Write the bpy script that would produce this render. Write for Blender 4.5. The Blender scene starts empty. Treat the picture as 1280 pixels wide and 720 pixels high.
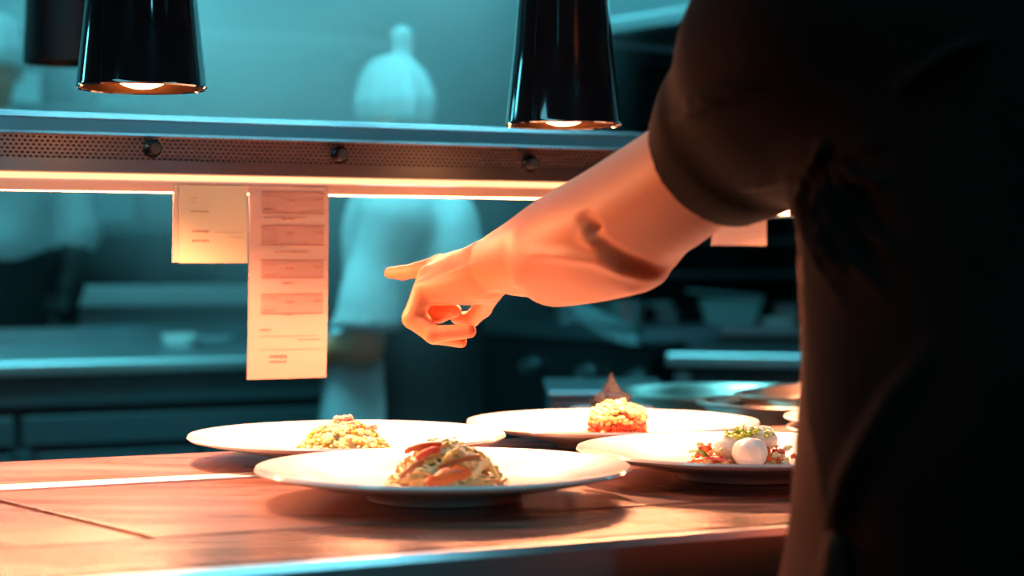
import bpy, math, random
import numpy as np
from mathutils import Vector, Matrix, noise
random.seed(7)
C = bpy.context.scene.collection
PI = math.pi
F = 2400.0; HZ = 326.0; CZ = 1.19
TH = math.radians(26.5); CU, SU = math.cos(TH), math.sin(TH)
U = Vector((CU, SU, 0)); N = Vector((-SU, CU, 0))

# ------------------------------------------------------------------ helpers
def P(px, py, d):
    return Vector(((px-640)/F*d, d, CZ+(HZ-py)/F*d))
def ST(s, t, z=0.0):
    return Vector((s*CU-t*SU, s*SU+t*CU, z))
def on_t(px, t):                       # s coordinate and depth of the sight line at px on the plane t
    a = (px-640)/F
    d = t/(CU-SU*a)
    return d*(a*CU+SU), d
def at_t(px, py, t):
    s, d = on_t(px, t); return P(px, py, d)

def mat(name, col, rough=0.5, metal=0.0, emit=None, es=0.0, spec=None, sss=0.0, bump=None, var=None, coat=0.0, trans=0.0, sssr=(1,.3,.12)):
    m = bpy.data.materials.new(name); m.use_nodes = True
    nt = m.node_tree; b = nt.nodes['Principled BSDF']
    b.inputs['Base Color'].default_value = (*col, 1)
    b.inputs['Roughness'].default_value = rough
    b.inputs['Metallic'].default_value = metal
    if spec is not None: b.inputs['Specular IOR Level'].default_value = spec
    if coat: b.inputs['Coat Weight'].default_value = coat; b.inputs['Coat Roughness'].default_value = .08
    if trans: b.inputs['Transmission Weight'].default_value = trans
    if sss:
        b.inputs['Subsurface Weight'].default_value = sss
        b.inputs['Subsurface Radius'].default_value = sssr
        b.inputs['Subsurface Scale'].default_value = .012
    if emit: b.inputs['Emission Color'].default_value = (*emit, 1); b.inputs['Emission Strength'].default_value = es
    tc = nt.nodes.new('ShaderNodeTexCoord')
    if var:                                             # (scale, second colour, amount, stretch)
        sc, c2, amt = var[:3]; stre = var[3] if len(var) > 3 else (1, 1, 1)
        mp = nt.nodes.new('ShaderNodeMapping'); mp.inputs['Scale'].default_value = stre
        nz = nt.nodes.new('ShaderNodeTexNoise'); nz.inputs['Scale'].default_value = sc; nz.inputs['Detail'].default_value = 6
        rp = nt.nodes.new('ShaderNodeValToRGB')
        rp.color_ramp.elements[0].position = .5-amt/2; rp.color_ramp.elements[1].position = .5+amt/2
        rp.color_ramp.elements[0].color = (*c2, 1); rp.color_ramp.elements[1].color = (*col, 1)
        nt.links.new(tc.outputs['Object'], mp.inputs[0]); nt.links.new(mp.outputs[0], nz.inputs['Vector'])
        nt.links.new(nz.outputs['Fac'], rp.inputs[0]); nt.links.new(rp.outputs[0], b.inputs['Base Color'])
    if bump:                                            # (scale, strength, distance)
        n2 = nt.nodes.new('ShaderNodeTexNoise'); n2.inputs['Scale'].default_value = bump[0]; n2.inputs['Detail'].default_value = 4
        bp = nt.nodes.new('ShaderNodeBump'); bp.inputs['Strength'].default_value = bump[1]; bp.inputs['Distance'].default_value = bump[2]
        nt.links.new(tc.outputs['Object'], n2.inputs['Vector']); nt.links.new(n2.outputs['Fac'], bp.inputs['Height'])
        nt.links.new(bp.outputs[0], b.inputs['Normal'])
    return m

def sheen(m, w, tint, rough=.4):
    b = m.node_tree.nodes['Principled BSDF']; b.inputs['Sheen Weight'].default_value = w
    b.inputs['Sheen Tint'].default_value = (*tint, 1); b.inputs['Sheen Roughness'].default_value = rough
class MB:
    def __init__(s): s.v = []; s.f = []
    def add(s, vs, fs):
        o = len(s.v); s.v += [tuple(v) for v in vs]; s.f += [tuple(i+o for i in f) for f in fs]; return s
    def quadbox(s, o, ex, ey, ez):                       # box from a corner and three edge vectors
        o = Vector(o); ex = Vector(ex); ey = Vector(ey); ez = Vector(ez)
        vs = [o, o+ex, o+ex+ey, o+ey, o+ez, o+ex+ez, o+ex+ey+ez, o+ey+ez]
        return s.add(vs, [(0,3,2,1),(4,5,6,7),(0,1,5,4),(1,2,6,5),(2,3,7,6),(3,0,4,7)])
    def st(s, s0, s1, t0, t1, z0, z1):                   # box aligned with the pass
        return s.quadbox(ST(s0, t0, z0), U*(s1-s0), N*(t1-t0), (0,0,z1-z0))
    def lathe(s, prof, c=(0,0,0), n=48, closed=True):
        c = Vector(c); vs = []; m = len(prof)
        for i in range(n):
            a = 2*PI*i/n
            for r, z in prof: vs.append((c.x+r*math.cos(a), c.y+r*math.sin(a), c.z+z))
        fs = []
        for i in range(n):
            j = (i+1) % n
            for k in range(m if closed else m-1):
                l = (k+1) % m
                fs.append((i*m+k, j*m+k, j*m+l, i*m+l))
        return s.add(vs, fs)
    def tube(s, pts, r, n=8):
        pts = [Vector(p) for p in pts]; rs = r if isinstance(r, (list, tuple)) else [r]*len(pts)
        vs = []; prev = None
        for i, p in enumerate(pts):
            t = (pts[min(i+1, len(pts)-1)]-pts[max(i-1, 0)])
            t = t.normalized() if t.length > 1e-9 else Vector((0,0,1))
            a = prev if prev else (Vector((0,0,1)) if abs(t.z) < .9 else Vector((1,0,0)))
            x = a - t*a.dot(t); x = x.normalized() if x.length > 1e-6 else t.orthogonal().normalized()
            y = t.cross(x); prev = x
            for k in range(n):
                an = 2*PI*k/n; vs.append(p+(x*math.cos(an)+y*math.sin(an))*rs[i])
        fs = [(i*n+k, i*n+(k+1)%n, (i+1)*n+(k+1)%n, (i+1)*n+k) for i in range(len(pts)-1) for k in range(n)]
        fs += [tuple(range(n-1, -1, -1)), tuple((len(pts)-1)*n+k for k in range(n))]
        return s.add(vs, fs)
    def blob(s, c, r, jit=0.0, nu=10, nv=7, rot=None):   # r: three radii
        c = Vector(c); vs = []; off = Vector((random.random()*50, random.random()*50, 0))
        def pt(d):
            k = 1 + (jit*noise.noise(d*1.9+off)*2 if jit else 0)
            q = Vector((d.x*r[0], d.y*r[1], d.z*r[2]))*k
            if rot: q = rot @ q
            return c+q
        vs.append(pt(Vector((0,0,1))))
        for i in range(1, nv):
            ph = PI*i/nv
            for j in range(nu):
                a = 2*PI*j/nu; vs.append(pt(Vector((math.sin(ph)*math.cos(a), math.sin(ph)*math.sin(a), math.cos(ph)))))
        vs.append(pt(Vector((0,0,-1))))
        fs = [(0, 1+j, 1+(j+1)%nu) for j in range(nu)]
        for i in range(nv-2):
            for j in range(nu):
                a = 1+i*nu+j; b = 1+i*nu+(j+1)%nu
                fs.append((a, a+nu, b+nu, b))
        L = len(vs)-1
        fs += [(L, 1+(nv-2)*nu+(j+1)%nu, 1+(nv-2)*nu+j) for j in range(nu)]
        return s.add(vs, fs)
    def build(s, name, m, parent=None, smooth=False, bevel=0.0):
        me = bpy.data.meshes.new(name); me.from_pydata(s.v, [], s.f); me.materials.append(m)
        me.validate(); me.update()
        if smooth: me.polygons.foreach_set('use_smooth', [True]*len(me.polygons))
        o = bpy.data.objects.new(name, me); C.objects.link(o)
        if parent: adopt(o, parent)
        if bevel:
            b = o.modifiers.new('bevel', 'BEVEL'); b.width = bevel; b.segments = 2; b.limit_method = 'ANGLE'
        if smooth and not bevel:
            try:
                me.set_sharp_from_angle(angle=math.radians(50))
            except Exception: pass
        return o

def world_of(o):
    m = o.matrix_basis.copy()
    if o.parent: m = world_of(o.parent) @ m
    return m
def adopt(o, parent):                                    # meshes are written in world space: keep them there
    o.parent = parent
    o.matrix_parent_inverse = Matrix.Identity(4)
    o.matrix_basis = world_of(parent).inverted()
def tag(o, label=None, cat=None, group=None, kind=None):
    if label: o['label'] = label
    if cat: o['category'] = cat
    if group: o['group'] = group
    if kind: o['kind'] = kind
    return o
def thing(name, label, cat, loc=(0,0,0), group=None, rz=0):
    o = bpy.data.objects.new(name, None); C.objects.link(o)
    o.location = loc; o.rotation_euler = (0,0,rz); o.empty_display_size = .05
    return tag(o, label, cat, group)
def copy_tree(o, parent=None):
    c = o.copy(); C.objects.link(c); c.parent = parent
    for ch in o.children: copy_tree(ch, c)
    return c

# ------------------------------------------------------------------ signed distance modelling for bodies and cloth
class Field:
    def __init__(s, lo, hi, h):
        s.h = h; s.lo = np.array(lo, float)-3*h
        n = np.ceil((np.array(hi)-s.lo)/h).astype(int)+4
        s.ax = [s.lo[i]+h*np.arange(n[i]) for i in range(3)]
        s.F = np.full(n, 1.0, np.float32)
    def win(s, lo, hi):
        i0 = [max(0, int((lo[i]-s.lo[i])/s.h)-1) for i in range(3)]
        i1 = [min(s.F.shape[i], int((hi[i]-s.lo[i])/s.h)+2) for i in range(3)]
        sl = tuple(slice(a, max(a, b)) for a, b in zip(i0, i1))
        X = s.ax[0][sl[0]][:, None, None]; Y = s.ax[1][sl[1]][None, :, None]; Z = s.ax[2][sl[2]][None, None, :]
        return sl, X, Y, Z
    def put(s, sl, D, k, cut=False):
        A = s.F[sl]
        if A.size == 0: return
        if cut:
            D = -D; h = np.maximum(k-np.abs(A-D), 0)/k; s.F[sl] = (np.maximum(A, D)+h*h*k*.25).astype(np.float32); return
        h = np.maximum(k-np.abs(A-D), 0)/k
        s.F[sl] = (np.minimum(A, D)-h*h*k*.25).astype(np.float32)
    def cone(s, a, b, ra, rb, k=.006, axis=None, sc=1.0, cut=False):
        a = np.array(a, float); b = np.array(b, float); R = max(ra, rb)*max(sc, 1)+k+2*s.h
        sl, X, Y, Z = s.win(np.minimum(a, b)-R, np.maximum(a, b)+R)
        if s.F[sl].size == 0: return s
        d = b-a; L = max(d@d, 1e-12)
        t = np.clip(((X-a[0])*d[0]+(Y-a[1])*d[1]+(Z-a[2])*d[2])/L, 0, 1)
        qx = X-a[0]-t*d[0]; qy = Y-a[1]-t*d[1]; qz = Z-a[2]-t*d[2]
        q2 = qx*qx+qy*qy+qz*qz
        if axis is not None:
            w = np.array(axis, float); w /= np.linalg.norm(w)
            c = qx*w[0]+qy*w[1]+qz*w[2]
            q2 = q2 - c*c + (c/sc)**2
        s.put(sl, (np.sqrt(q2)-(ra+(rb-ra)*t))*min(1, sc), k, cut); return s
    def chain(s, pts, rs, k=.006, **kw):
        for i in range(len(pts)-1): s.cone(pts[i], pts[i+1], rs[i], rs[i+1], k, **kw)
        return s
    def ball(s, c, r, k=.006, cut=False): return s.cone(c, np.array(c)+1e-6, r, r, k, cut=cut)
    def mesh(s, name, m, parent=None, smooth=2, disp=None):
        G = s.F; h = s.h
        ins = G < 0
        n = np.array(G.shape)-1
        cs = [ins[dx:dx+n[0], dy:dy+n[1], dz:dz+n[2]] for dx in (0,1) for dy in (0,1) for dz in (0,1)]
        cnt = sum(c.astype(np.int8) for c in cs)
        act = (cnt > 0) & (cnt < 8)
        idx = np.argwhere(act); M = len(idx)
        ids = -np.ones(act.shape, np.int64); ids[act] = np.arange(M)
        acc = np.zeros((M, 3)); w = np.zeros(M)
        cor = [(a, b, c) for a in (0,1) for b in (0,1) for c in (0,1)]
        for i, a in enumerate(cor):
            for b in cor[i+1:]:
                if sum(abs(x-y) for x, y in zip(a, b)) != 1: continue
                fa = G[idx[:,0]+a[0], idx[:,1]+a[1], idx[:,2]+a[2]]; fb = G[idx[:,0]+b[0], idx[:,1]+b[1], idx[:,2]+b[2]]
                m_ = (fa < 0) != (fb < 0)
                t = np.where(m_, fa/np.where(m_, fa-fb, 1), 0)
                p = np.array(a)[None]+t[:, None]*(np.array(b)-np.array(a))[None]
                acc += p*m_[:, None]; w += m_
        V = s.lo+(idx+acc/w[:, None])*h
        faces = []
        for axi in range(3):
            o1, o2 = [i for i in range(3) if i != axi]
            A = [slice(None)]*3; B = [slice(None)]*3; A[axi] = slice(0, -1); B[axi] = slice(1, None)
            ch = ins[tuple(A)] != ins[tuple(B)]
            e = np.argwhere(ch)
            e = e[(e[:, o1] > 0) & (e[:, o2] > 0) & (e[:, o1] < n[o1]) & (e[:, o2] < n[o2])]
            def g(d1, d2):
                q = e.copy(); q[:, o1] -= d1; q[:, o2] -= d2
                return ids[q[:,0], q[:,1], q[:,2]]
            quad = np.stack([g(1,1), g(0,1), g(0,0), g(1,0)], 1)
            fl = ins[e[:,0], e[:,1], e[:,2]]
            if axi == 1: fl = ~fl
            quad[~fl] = quad[~fl][:, ::-1]
            faces.append(quad)
        Q = np.concatenate(faces)
        Q = Q[(Q >= 0).all(1)]
        E = np.concatenate([Q[:, [0,1]], Q[:, [1,2]], Q[:, [2,3]], Q[:, [3,0]]])
        for _ in range(smooth):
            for lam in (.5, -.52):
                S = np.zeros_like(V); c = np.zeros(M)
                np.add.at(S, E[:,0], V[E[:,1]]); np.add.at(c, E[:,0], 1)
                np.add.at(S, E[:,1], V[E[:,0]]); np.add.at(c, E[:,1], 1)
                V = V+lam*(S/np.maximum(c, 1)[:, None]-V)
        if disp:
            fn = np.cross(V[Q[:,2]]-V[Q[:,0]], V[Q[:,3]]-V[Q[:,1]])
            vn = np.zeros_like(V)
            for k_ in range(4): np.add.at(vn, Q[:,k_], fn)
            vn /= np.maximum(np.linalg.norm(vn, axis=1), 1e-12)[:, None]
            V = V+vn*disp(V, vn)[:, None]
        if name is None: return V, Q
        return mesh_np(name, V, Q, m, parent)

def mesh_np(name, V, Q, m, parent=None):
    me = bpy.data.meshes.new(name)
    me.vertices.add(len(V)); me.vertices.foreach_set('co', V.astype(np.float32).ravel())
    me.loops.add(Q.size); me.loops.foreach_set('vertex_index', Q.astype(np.int32).ravel())
    me.polygons.add(len(Q)); me.polygons.foreach_set('loop_start', np.arange(len(Q), dtype=np.int32)*4)
    me.polygons.foreach_set('loop_total', np.full(len(Q), 4, np.int32))
    me.polygons.foreach_set('use_smooth', np.ones(len(Q), bool))
    me.materials.append(m); me.update(calc_edges=True); me.validate()
    o = bpy.data.objects.new(name, me); C.objects.link(o)
    if parent: adopt(o, parent)
    return o

def ridges(lines, keep_front=True):                      # folds: (points in sight coordinates, width, height)
    def fn(V, VN):
        px = 640+F*V[:,0]/V[:,1]; py = HZ-F*(V[:,2]-CZ)/V[:,1]
        view = V-np.array([0,0,CZ]); view /= np.linalg.norm(view, axis=1)[:, None]
        face = np.clip(-(view*VN).sum(1)*2.5+.9, 0, 1)
        out = np.zeros(len(V))
        for pts, w, hgt in lines:
            hgt = hgt*1.0; w = w*.8
            best = np.full(len(V), 1e9); bt = np.zeros(len(V)); n = len(pts)-1
            for i in range(n):
                a = np.array(pts[i], float); b = np.array(pts[i+1], float); d = b-a
                t = np.clip(((px-a[0])*d[0]+(py-a[1])*d[1])/(d@d), 0, 1)
                q = np.hypot(px-a[0]-t*d[0], py-a[1]-t*d[1])
                up = q < best; best[up] = q[up]; bt[up] = ((i+t)/n)[up]
            fade = np.clip(bt*5, .6, 1)*np.clip((1-bt)*3, 0, 1)
            out += hgt*np.exp(-(best/w)**2)*fade*face - hgt*.1*np.exp(-((best-w*1.6)/w)**2)*fade*face
        return out
    return fn

# ------------------------------------------------------------------ materials
def brushed(name, col, rough=.28, metal=1.0):
    return mat(name, col, rough, metal, bump=(60, .04, .002))
M_steel = brushed('stainless steel', (.52,.54,.56), .25)
M_steel_d = brushed('dull kitchen steel', (.30,.34,.36), .42)
M_dark = mat('dark painted metal', (.012,.016,.02), .45)
M_black = mat('glossy black enamel', (.004,.004,.005), .07, 0, coat=1.0)
M_lampin = mat('lamp reflector', (.05,.02,.01), .35, 1)
M_china = mat('white glazed china', (.86,.84,.80), .16, coat=.5)
M_wall = mat('kitchen wall', (.22,.27,.28), .6, var=(1.2, (.14,.19,.21), .7))
M_palem = mat('pale laminate', (.78,.82,.82), .5)
M_floor = mat('floor tile', (.06,.06,.06), .5, bump=(30, .2, .01))
M_ceil = mat('ceiling panel', (.08,.09,.10), .8)
M_paper = mat('thermal paper', (.40,.25,.20), .75)
M_paper2 = mat('yellow thermal paper', (.50,.40,.25), .75)
M_print = mat('printed ink', (.30,.10,.07), .8)
M_print_l = mat('pale printed band', (.32,.165,.13), .8)
M_skin = mat('skin', (.68,.23,.10), .5, sss=.2, bump=(160, .12, .002), var=(9, (.60,.17,.06), .6))
M_shirt = mat('black cotton', (.006,.003,.0028), .75, spec=.03, bump=(300, .15, .001))
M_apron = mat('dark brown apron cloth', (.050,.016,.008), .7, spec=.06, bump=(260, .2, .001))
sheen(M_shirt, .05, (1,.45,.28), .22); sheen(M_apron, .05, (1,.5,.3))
M_trouser = mat('black trouser cloth', (.012,.012,.014), .85)
M_hair = mat('dark hair', (.02,.012,.008), .5)
M_white = mat('white chef cloth', (.62,.66,.66), .85, bump=(12, .25, .02))
M_cloth_t = mat('pale work apron', (.42,.5,.52), .85)
M_glove = mat('black rubber glove', (.006,.006,.007), .5)
M_shoe = mat('black shoe leather', (.01,.01,.01), .4)

# ------------------------------------------------------------------ the room
def structure(name, mb, m): return tag(mb.build(name, m), kind='structure')
S0, S1, T0, T1, ZC = -4.6, 5.2, -1.6, 7.25, 2.9
structure('floor', MB().st(S0-.1, S1+.1, T0-.1, T1+.1, -.1, 0), M_floor)
structure('ceiling', MB().st(S0-.1, S1+.1, T0-.1, T1+.1, ZC, ZC+.1), M_ceil)
structure('wall_back', MB().st(S0-.1, S1+.1, T1, T1+.1, 0, ZC), M_wall)
structure('wall_front', MB().st(S0-.1, S1+.1, T0-.1, T0, 0, ZC), M_dark)
structure('wall_left', MB().st(S0-.1, S0, T0, T1, 0, ZC), M_wall)
structure('wall_right', MB().st(S1, S1+.1, T0, T1, 0, ZC), M_wall)

# ------------------------------------------------------------------ the pass counter
def counter_mat(name, c1, c2, rough, seed):
    m = bpy.data.materials.new(name); m.use_nodes = True; nt = m.node_tree; b = nt.nodes['Principled BSDF']
    tc = nt.nodes.new('ShaderNodeTexCoord'); mp = nt.nodes.new('ShaderNodeMapping')
    mp.inputs['Rotation'].default_value = (0, 0, -TH); mp.inputs['Scale'].default_value = (1.6, 7, 1); mp.inputs['Location'].default_value = (seed, 0, 0)
    nz = nt.nodes.new('ShaderNodeTexNoise'); nz.inputs['Scale'].default_value = 3.2; nz.inputs['Detail'].default_value = 9; nz.inputs['Distortion'].default_value = 1.1
    rp = nt.nodes.new('ShaderNodeValToRGB'); rp.color_ramp.elements[0].position = .36; rp.color_ramp.elements[1].position = .64
    rp.color_ramp.elements[0].color = (*c2, 1); rp.color_ramp.elements[1].color = (*c1, 1)
    bp = nt.nodes.new('ShaderNodeBump'); bp.inputs['Strength'].default_value = .12; bp.inputs['Distance'].default_value = .004
    r2 = nt.nodes.new('ShaderNodeMapRange'); r2.inputs['To Min'].default_value = rough*.7; r2.inputs['To Max'].default_value = rough*1.4
    L = nt.links.new
    L(tc.outputs['Object'], mp.inputs[0]); L(mp.outputs[0], nz.inputs['Vector']); L(nz.outputs['Fac'], rp.inputs[0])
    L(rp.outputs[0], b.inputs['Base Color']); L(nz.outputs['Fac'], bp.inputs['Height']); L(bp.outputs[0], b.inputs['Normal'])
    L(nz.outputs['Fac'], r2.inputs[0]); L(r2.outputs[0], b.inputs['Roughness'])
    return m
M_slab = counter_mat('reddish brown stone', (.30,.125,.085), (.16,.055,.032), .28, 0)
M_slab_b = counter_mat('rosy brown board', (.30,.155,.125), (.20,.085,.06), .28, 3)
M_slab_f = counter_mat('brown edge board', (.28,.12,.08), (.13,.045,.026), .26, 8)
ZT = 1.0
SA, SB = -1.9, 1.9
pass_counter = thing('pass_counter', 'long reddish-brown pass counter with a steel strip, carrying the plated dishes', 'counter', ST(0, 1.5, 0))
MB().st(SA, SB, 1.152, 1.2835, ZT-.035, ZT).build('edge_board', M_slab_f, pass_counter, bevel=.003)
# main slab in pieces, with the diagonal joint the photo shows
def prism(poly, z0, z1):
    mb = MB(); n = len(poly)
    mb.add([ST(s, t, z0) for s, t in poly]+[ST(s, t, z1) for s, t in poly],
           [tuple(range(n-1, -1, -1)), tuple(range(n, 2*n))]+[(i, (i+1) % n, n+(i+1) % n, n+i) for i in range(n)])
    return mb
def stp(px, py):                                          # counter point seen at a pixel
    d = (CZ-ZT)*F/(py-HZ); p = P(px, py, d); return (p.x*CU+p.y*SU, -p.x*SU+p.y*CU)
c1 = stp(198, 676); c2 = stp(118, 655); c3 = stp(0, 627)
g = .0022
t_lo, t_hi = 1.2875, 1.598
dx, dy = c3[0]-c2[0], c3[1]-c2[1]; k = (t_hi-c3[1])/dy if dy else 0
c4 = (c3[0]+dx*k, t_hi)
prism([(c1[0]+.004, t_lo), (SB, t_lo), (SB, t_hi), (c4[0]+g*2, t_hi), (c2[0]+g*2, c2[1]+g*.3)], ZT-.035, ZT).build('stone_slab', M_slab, pass_counter, bevel=.0012)
prism([(SA, t_lo), (c1[0]-.004, t_lo), (c2[0]-g, c2[1]-g*.3), (c4[0]-g, t_hi), (SA, t_hi)], ZT-.035, ZT-.0005).build('stone_slab', M_slab, pass_counter, bevel=.0012)
MB().st(SA, SB, 1.152, 1.84, ZT-.06, ZT-.036).build('underlay', M_dark, pass_counter)
MB().st(SA, SB, 1.606, 1.636, ZT-.035, ZT+.0015).build('steel_strip', brushed('bright steel', (.95,.88,.82), .5), pass_counter, bevel=.001)
MB().st(SA, SB, 1.640, 1.84, ZT-.035, ZT).build('back_board', M_slab_b, pass_counter, bevel=.004)
trim_mb = MB(); trp = [(1.1515,ZT-.05),(1.140,ZT-.05),(1.140,ZT-.006),(1.1445,ZT-.001),(1.1515,ZT-.001)]
trim_mb.add([ST(SA,t,z) for t,z in trp]+[ST(SB,t,z) for t,z in trp], [tuple(range(5)), tuple(range(9,4,-1))]+[(i,5+i,5+(i+1)%5,(i+1)%5) for i in range(5)])
trim_mb.build('edge_trim', brushed('trim steel', (.85,.92,.95), .3), pass_counter)
MB().st(SA, SB, 1.19, 1.22, 0, ZT-.06).build('front_panel', M_dark, pass_counter)
MB().st(SA, SB, 1.76, 1.79, 0, ZT-.06).build('rear_panel', M_dark, pass_counter)

# ------------------------------------------------------------------ the heated rail
TR = 1.90
def perforated():
    m = bpy.data.materials.new('perforated steel'); m.use_nodes = True; nt = m.node_tree; b = nt.nodes['Principled BSDF']
    L = nt.links.new
    tc = nt.nodes.new('ShaderNodeTexCoord'); mp = nt.nodes.new('ShaderNodeMapping')
    mp.vector_type = 'POINT'; mp.inputs['Rotation'].default_value = (0, 0, -TH); mp.inputs['Scale'].default_value = (1, 0, 1)
    sp = nt.nodes.new('ShaderNodeSeparateXYZ'); L(tc.outputs['Object'], mp.inputs[0]); L(mp.outputs[0], sp.inputs[0])
    def mth(op, a, b_=None, c=None):
        n = nt.nodes.new('ShaderNodeMath'); n.operation = op
        for i, v in enumerate((a, b_, c)):
            if v is None: continue
            if isinstance(v, (int, float)): n.inputs[i].default_value = v
            else: L(v, n.inputs[i])
        return n.outputs[0]
    px_, pz_ = .0045, .0039
    z = mth('DIVIDE', sp.outputs['Z'], pz_); row = mth('FLOOR', z); odd = mth('MODULO', row, 2.0)
    x = mth('ADD', mth('DIVIDE', sp.outputs['X'], px_), mth('MULTIPLY', odd, .5))
    fx = mth('SUBTRACT', mth('FRACT', x), .5); fz = mth('SUBTRACT', mth('FRACT', z), .5)
    r = mth('SQRT', mth('ADD', mth('MULTIPLY', fx, fx), mth('MULTIPLY', fz, fz)))
    hole = mth('LESS_THAN', r, .25)
    rp = nt.nodes.new('ShaderNodeMapRange'); rp.inputs['From Min'].default_value = .22; rp.inputs['From Max'].default_value = .36
    L(r, rp.inputs[0])
    bp = nt.nodes.new('ShaderNodeBump'); bp.inputs['Distance'].default_value = .002; bp.inputs['Strength'].default_value = 1
    L(rp.outputs[0], bp.inputs['Height']); L(bp.outputs[0], b.inputs['Normal'])
    mx = nt.nodes.new('ShaderNodeMix'); mx.data_type = 'RGBA'
    mx.inputs[6].default_value = (.20,.15,.15,1); mx.inputs[7].default_value = (.01,.01,.01,1)
    L(hole, mx.inputs[0]); L(mx.outputs[2], b.inputs['Base Color'])
    b.inputs['Metallic'].default_value = 1; b.inputs['Roughness'].default_value = .36
    return m
RA, RB = -1.35, on_t(1004, TR)[0]+.75
def rz(v): return CZ+v
rail = thing('heated_pass_rail', 'steel heated rail over the pass with perforated face and glowing strip', 'rail', ST(0, TR, rz(.07)))
def profile_bar(name, pts, m, s0=RA, s1=RB, bevel=0.0):
    n = len(pts); mb = MB()
    mb.add([ST(s0, TR+t, rz(z)) for t, z in pts]+[ST(s1, TR+t, rz(z)) for t, z in pts],
           [tuple(range(n)), tuple(range(2*n-1, n-1, -1))]+[(i, n+i, n+(i+1) % n, (i+1) % n) for i in range(n)])
    return mb.build(name, m, rail, bevel=bevel)
def roundbar(name, t, z, r, m):
    return MB().tube([ST(RA, TR+t, rz(z)), ST(RB, TR+t, rz(z))], r, 16).build(name, m, rail, smooth=True)
M_rail = brushed('polished rail steel', (.48,.52,.55), .2)
profile_bar('top_cap', [(.006,.1408),(.004,.1420),(.0072,.1474),(.0085,.1482),(.11,.1482),(.11,.1408)], M_rail, bevel=.0006)
profile_bar('channel', [(.001,.1288),(.0048,.1410),(.108,.1410),(.108,.1288)], brushed('channel steel', (.16,.26,.30), .5))
profile_bar('lower_lip', [(-.004,.1246),(-.0055,.1252),(-.0032,.1288),(-.002,.1292),(.108,.1292),(.108,.1248)], M_rail, bevel=.0005)
profile_bar('perforated_face', [(.0,.1018),(.0,.1245),(.01,.1245),(.01,.1018)], perforated())
profile_bar('lower_band', [(-.001,.0885),(-.001,.1018),(.010,.1018),(.010,.0885)], brushed('smoky steel', (.20,.17,.17), .34))
profile_bar('rear_face', [(.098,.086),(.098,.1245),(.108,.1245),(.108,.086)], M_steel)
M_glow = mat('glowing heat strip', (1,.6,.3), .5, emit=(1,.45,.22), es=1.9)
profile_bar('heat_strip', [(.004,.0825),(.003,.0875),(.03,.0885),(.03,.0825)], M_glow)
profile_bar('ticket_holder', [(.003,.0695),(.003,.0805),(.026,.0805),(.026,.0685)], brushed('warm ticket rail', (.85,.48,.34), .4, .5), bevel=.001)
for px in (190, 424, 661):
    s, d = on_t(px, TR); py = {190:186, 424:194, 661:205}[px]; c = P(px, py, d)
    mb = MB(); mb.tube([c, c-N*.004], [.0095, .0095], 20); mb.tube([c-N*.004, c-N*.013], [.0072, .0062], 20)
    kb = mb.build('knob', mat('chrome knob', (.12,.13,.14), .16, 1), rail, smooth=True)
    MB().tube([c-N*.0131, c-N*.0145], [.0058, .005], 14).build('knob_centre', M_dark, kb, smooth=True)
for s in (RA+.05, RB-.02):
    MB().tube([ST(s, TR+.055, rz(.14)), ST(s, TR+.055, ZC)], .011, 12).build('hanging_rod', M_steel_d, rail, smooth=True)
e = on_t(990, TR)[0]
MB().st(e-.012, e+.014, TR-.012, TR+.034, rz(.052), rz(.0845)).build('end_bracket', brushed('bracket steel', (.8,.72,.66), .25), rail, bevel=.002)

# order tickets
def ticket(px0, px1, py0, py1, t, label, m, rows, twist=0.0, skew=0.0):
    sa, d0 = on_t(px0, t); sb, d1 = on_t(px1, t)
    dm = (d0+d1)/2
    z1 = CZ+(HZ-py0)/F*dm; z0 = CZ+(HZ-py1)/F*dm
    w = sb-sa; H = z1-z0
    root = thing('order_ticket', label, 'ticket', ST((sa+sb)/2, t, z1), group='order tickets clipped to the rail')
    def pt(a, b, off=0.0):                                 # a across 0..1, b down 0..1; a slight curl
        cur = .006*math.sin(b*2.2)*twist + .0025*math.sin(a*3.1)
        return ST(sa+w*a+skew*b, t-cur-off, z1-H*b)
    def sheet(a0, a1, b0, b1, off, na, nb, thick=.00035):
        mb = MB(); vs = []
        for k_ in (0, 1):
            for i in range(nb+1):
                for j in range(na+1): vs.append(pt(a0+(a1-a0)*j/na, b0+(b1-b0)*i/nb, off-thick*k_))
        q = (na+1)*(nb+1); fs = []
        for i in range(nb):
            for j in range(na):
                a = i*(na+1)+j; fs.append((a, a+na+1, a+na+2, a+1)); fs.append((q+a, q+a+1, q+a+na+2, q+a+na+1))
        for i in range(nb):
            for j in (0, na):
                a = i*(na+1)+j; fs.append((a, a+na+1, q+a+na+1, q+a))
        for j in range(na):
            for i in (0, nb):
                a = i*(na+1)+j; fs.append((a, a+1, q+a+1, q+a))
        return mb.add(vs, fs)
    sheet(0, 1, 0, 1, 0, 6, 16).build('paper', m, root, smooth=True)
    bands = MB(); ink = MB()
    for kind, b, a0, a1, hb in rows:
        if kind == 'box':
            q = sheet(a0, a1, b, b+hb, .0003, 4, 3, .0002); bands.add(q.v, q.f)
            for bb in (b, b+hb):
                q = sheet(a0, a1, bb-.0022, bb+.0022, .0007, 4, 1, .0001); ink.add(q.v, q.f)
        else:
            x = a0
            while x < a1:
                wd = random.uniform(.012, .03)
                q = sheet(x, min(x+wd, a1), b, b+hb*random.uniform(.6, 1), .0007, 1, 1, .0001); ink.add(q.v, q.f)
                x += wd+random.uniform(.006, .014)
    if bands.v: bands.build('printed_band', M_print_l, root)
    if ink.v: ink.build('printed_text', M_print, root)
    return root
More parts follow.
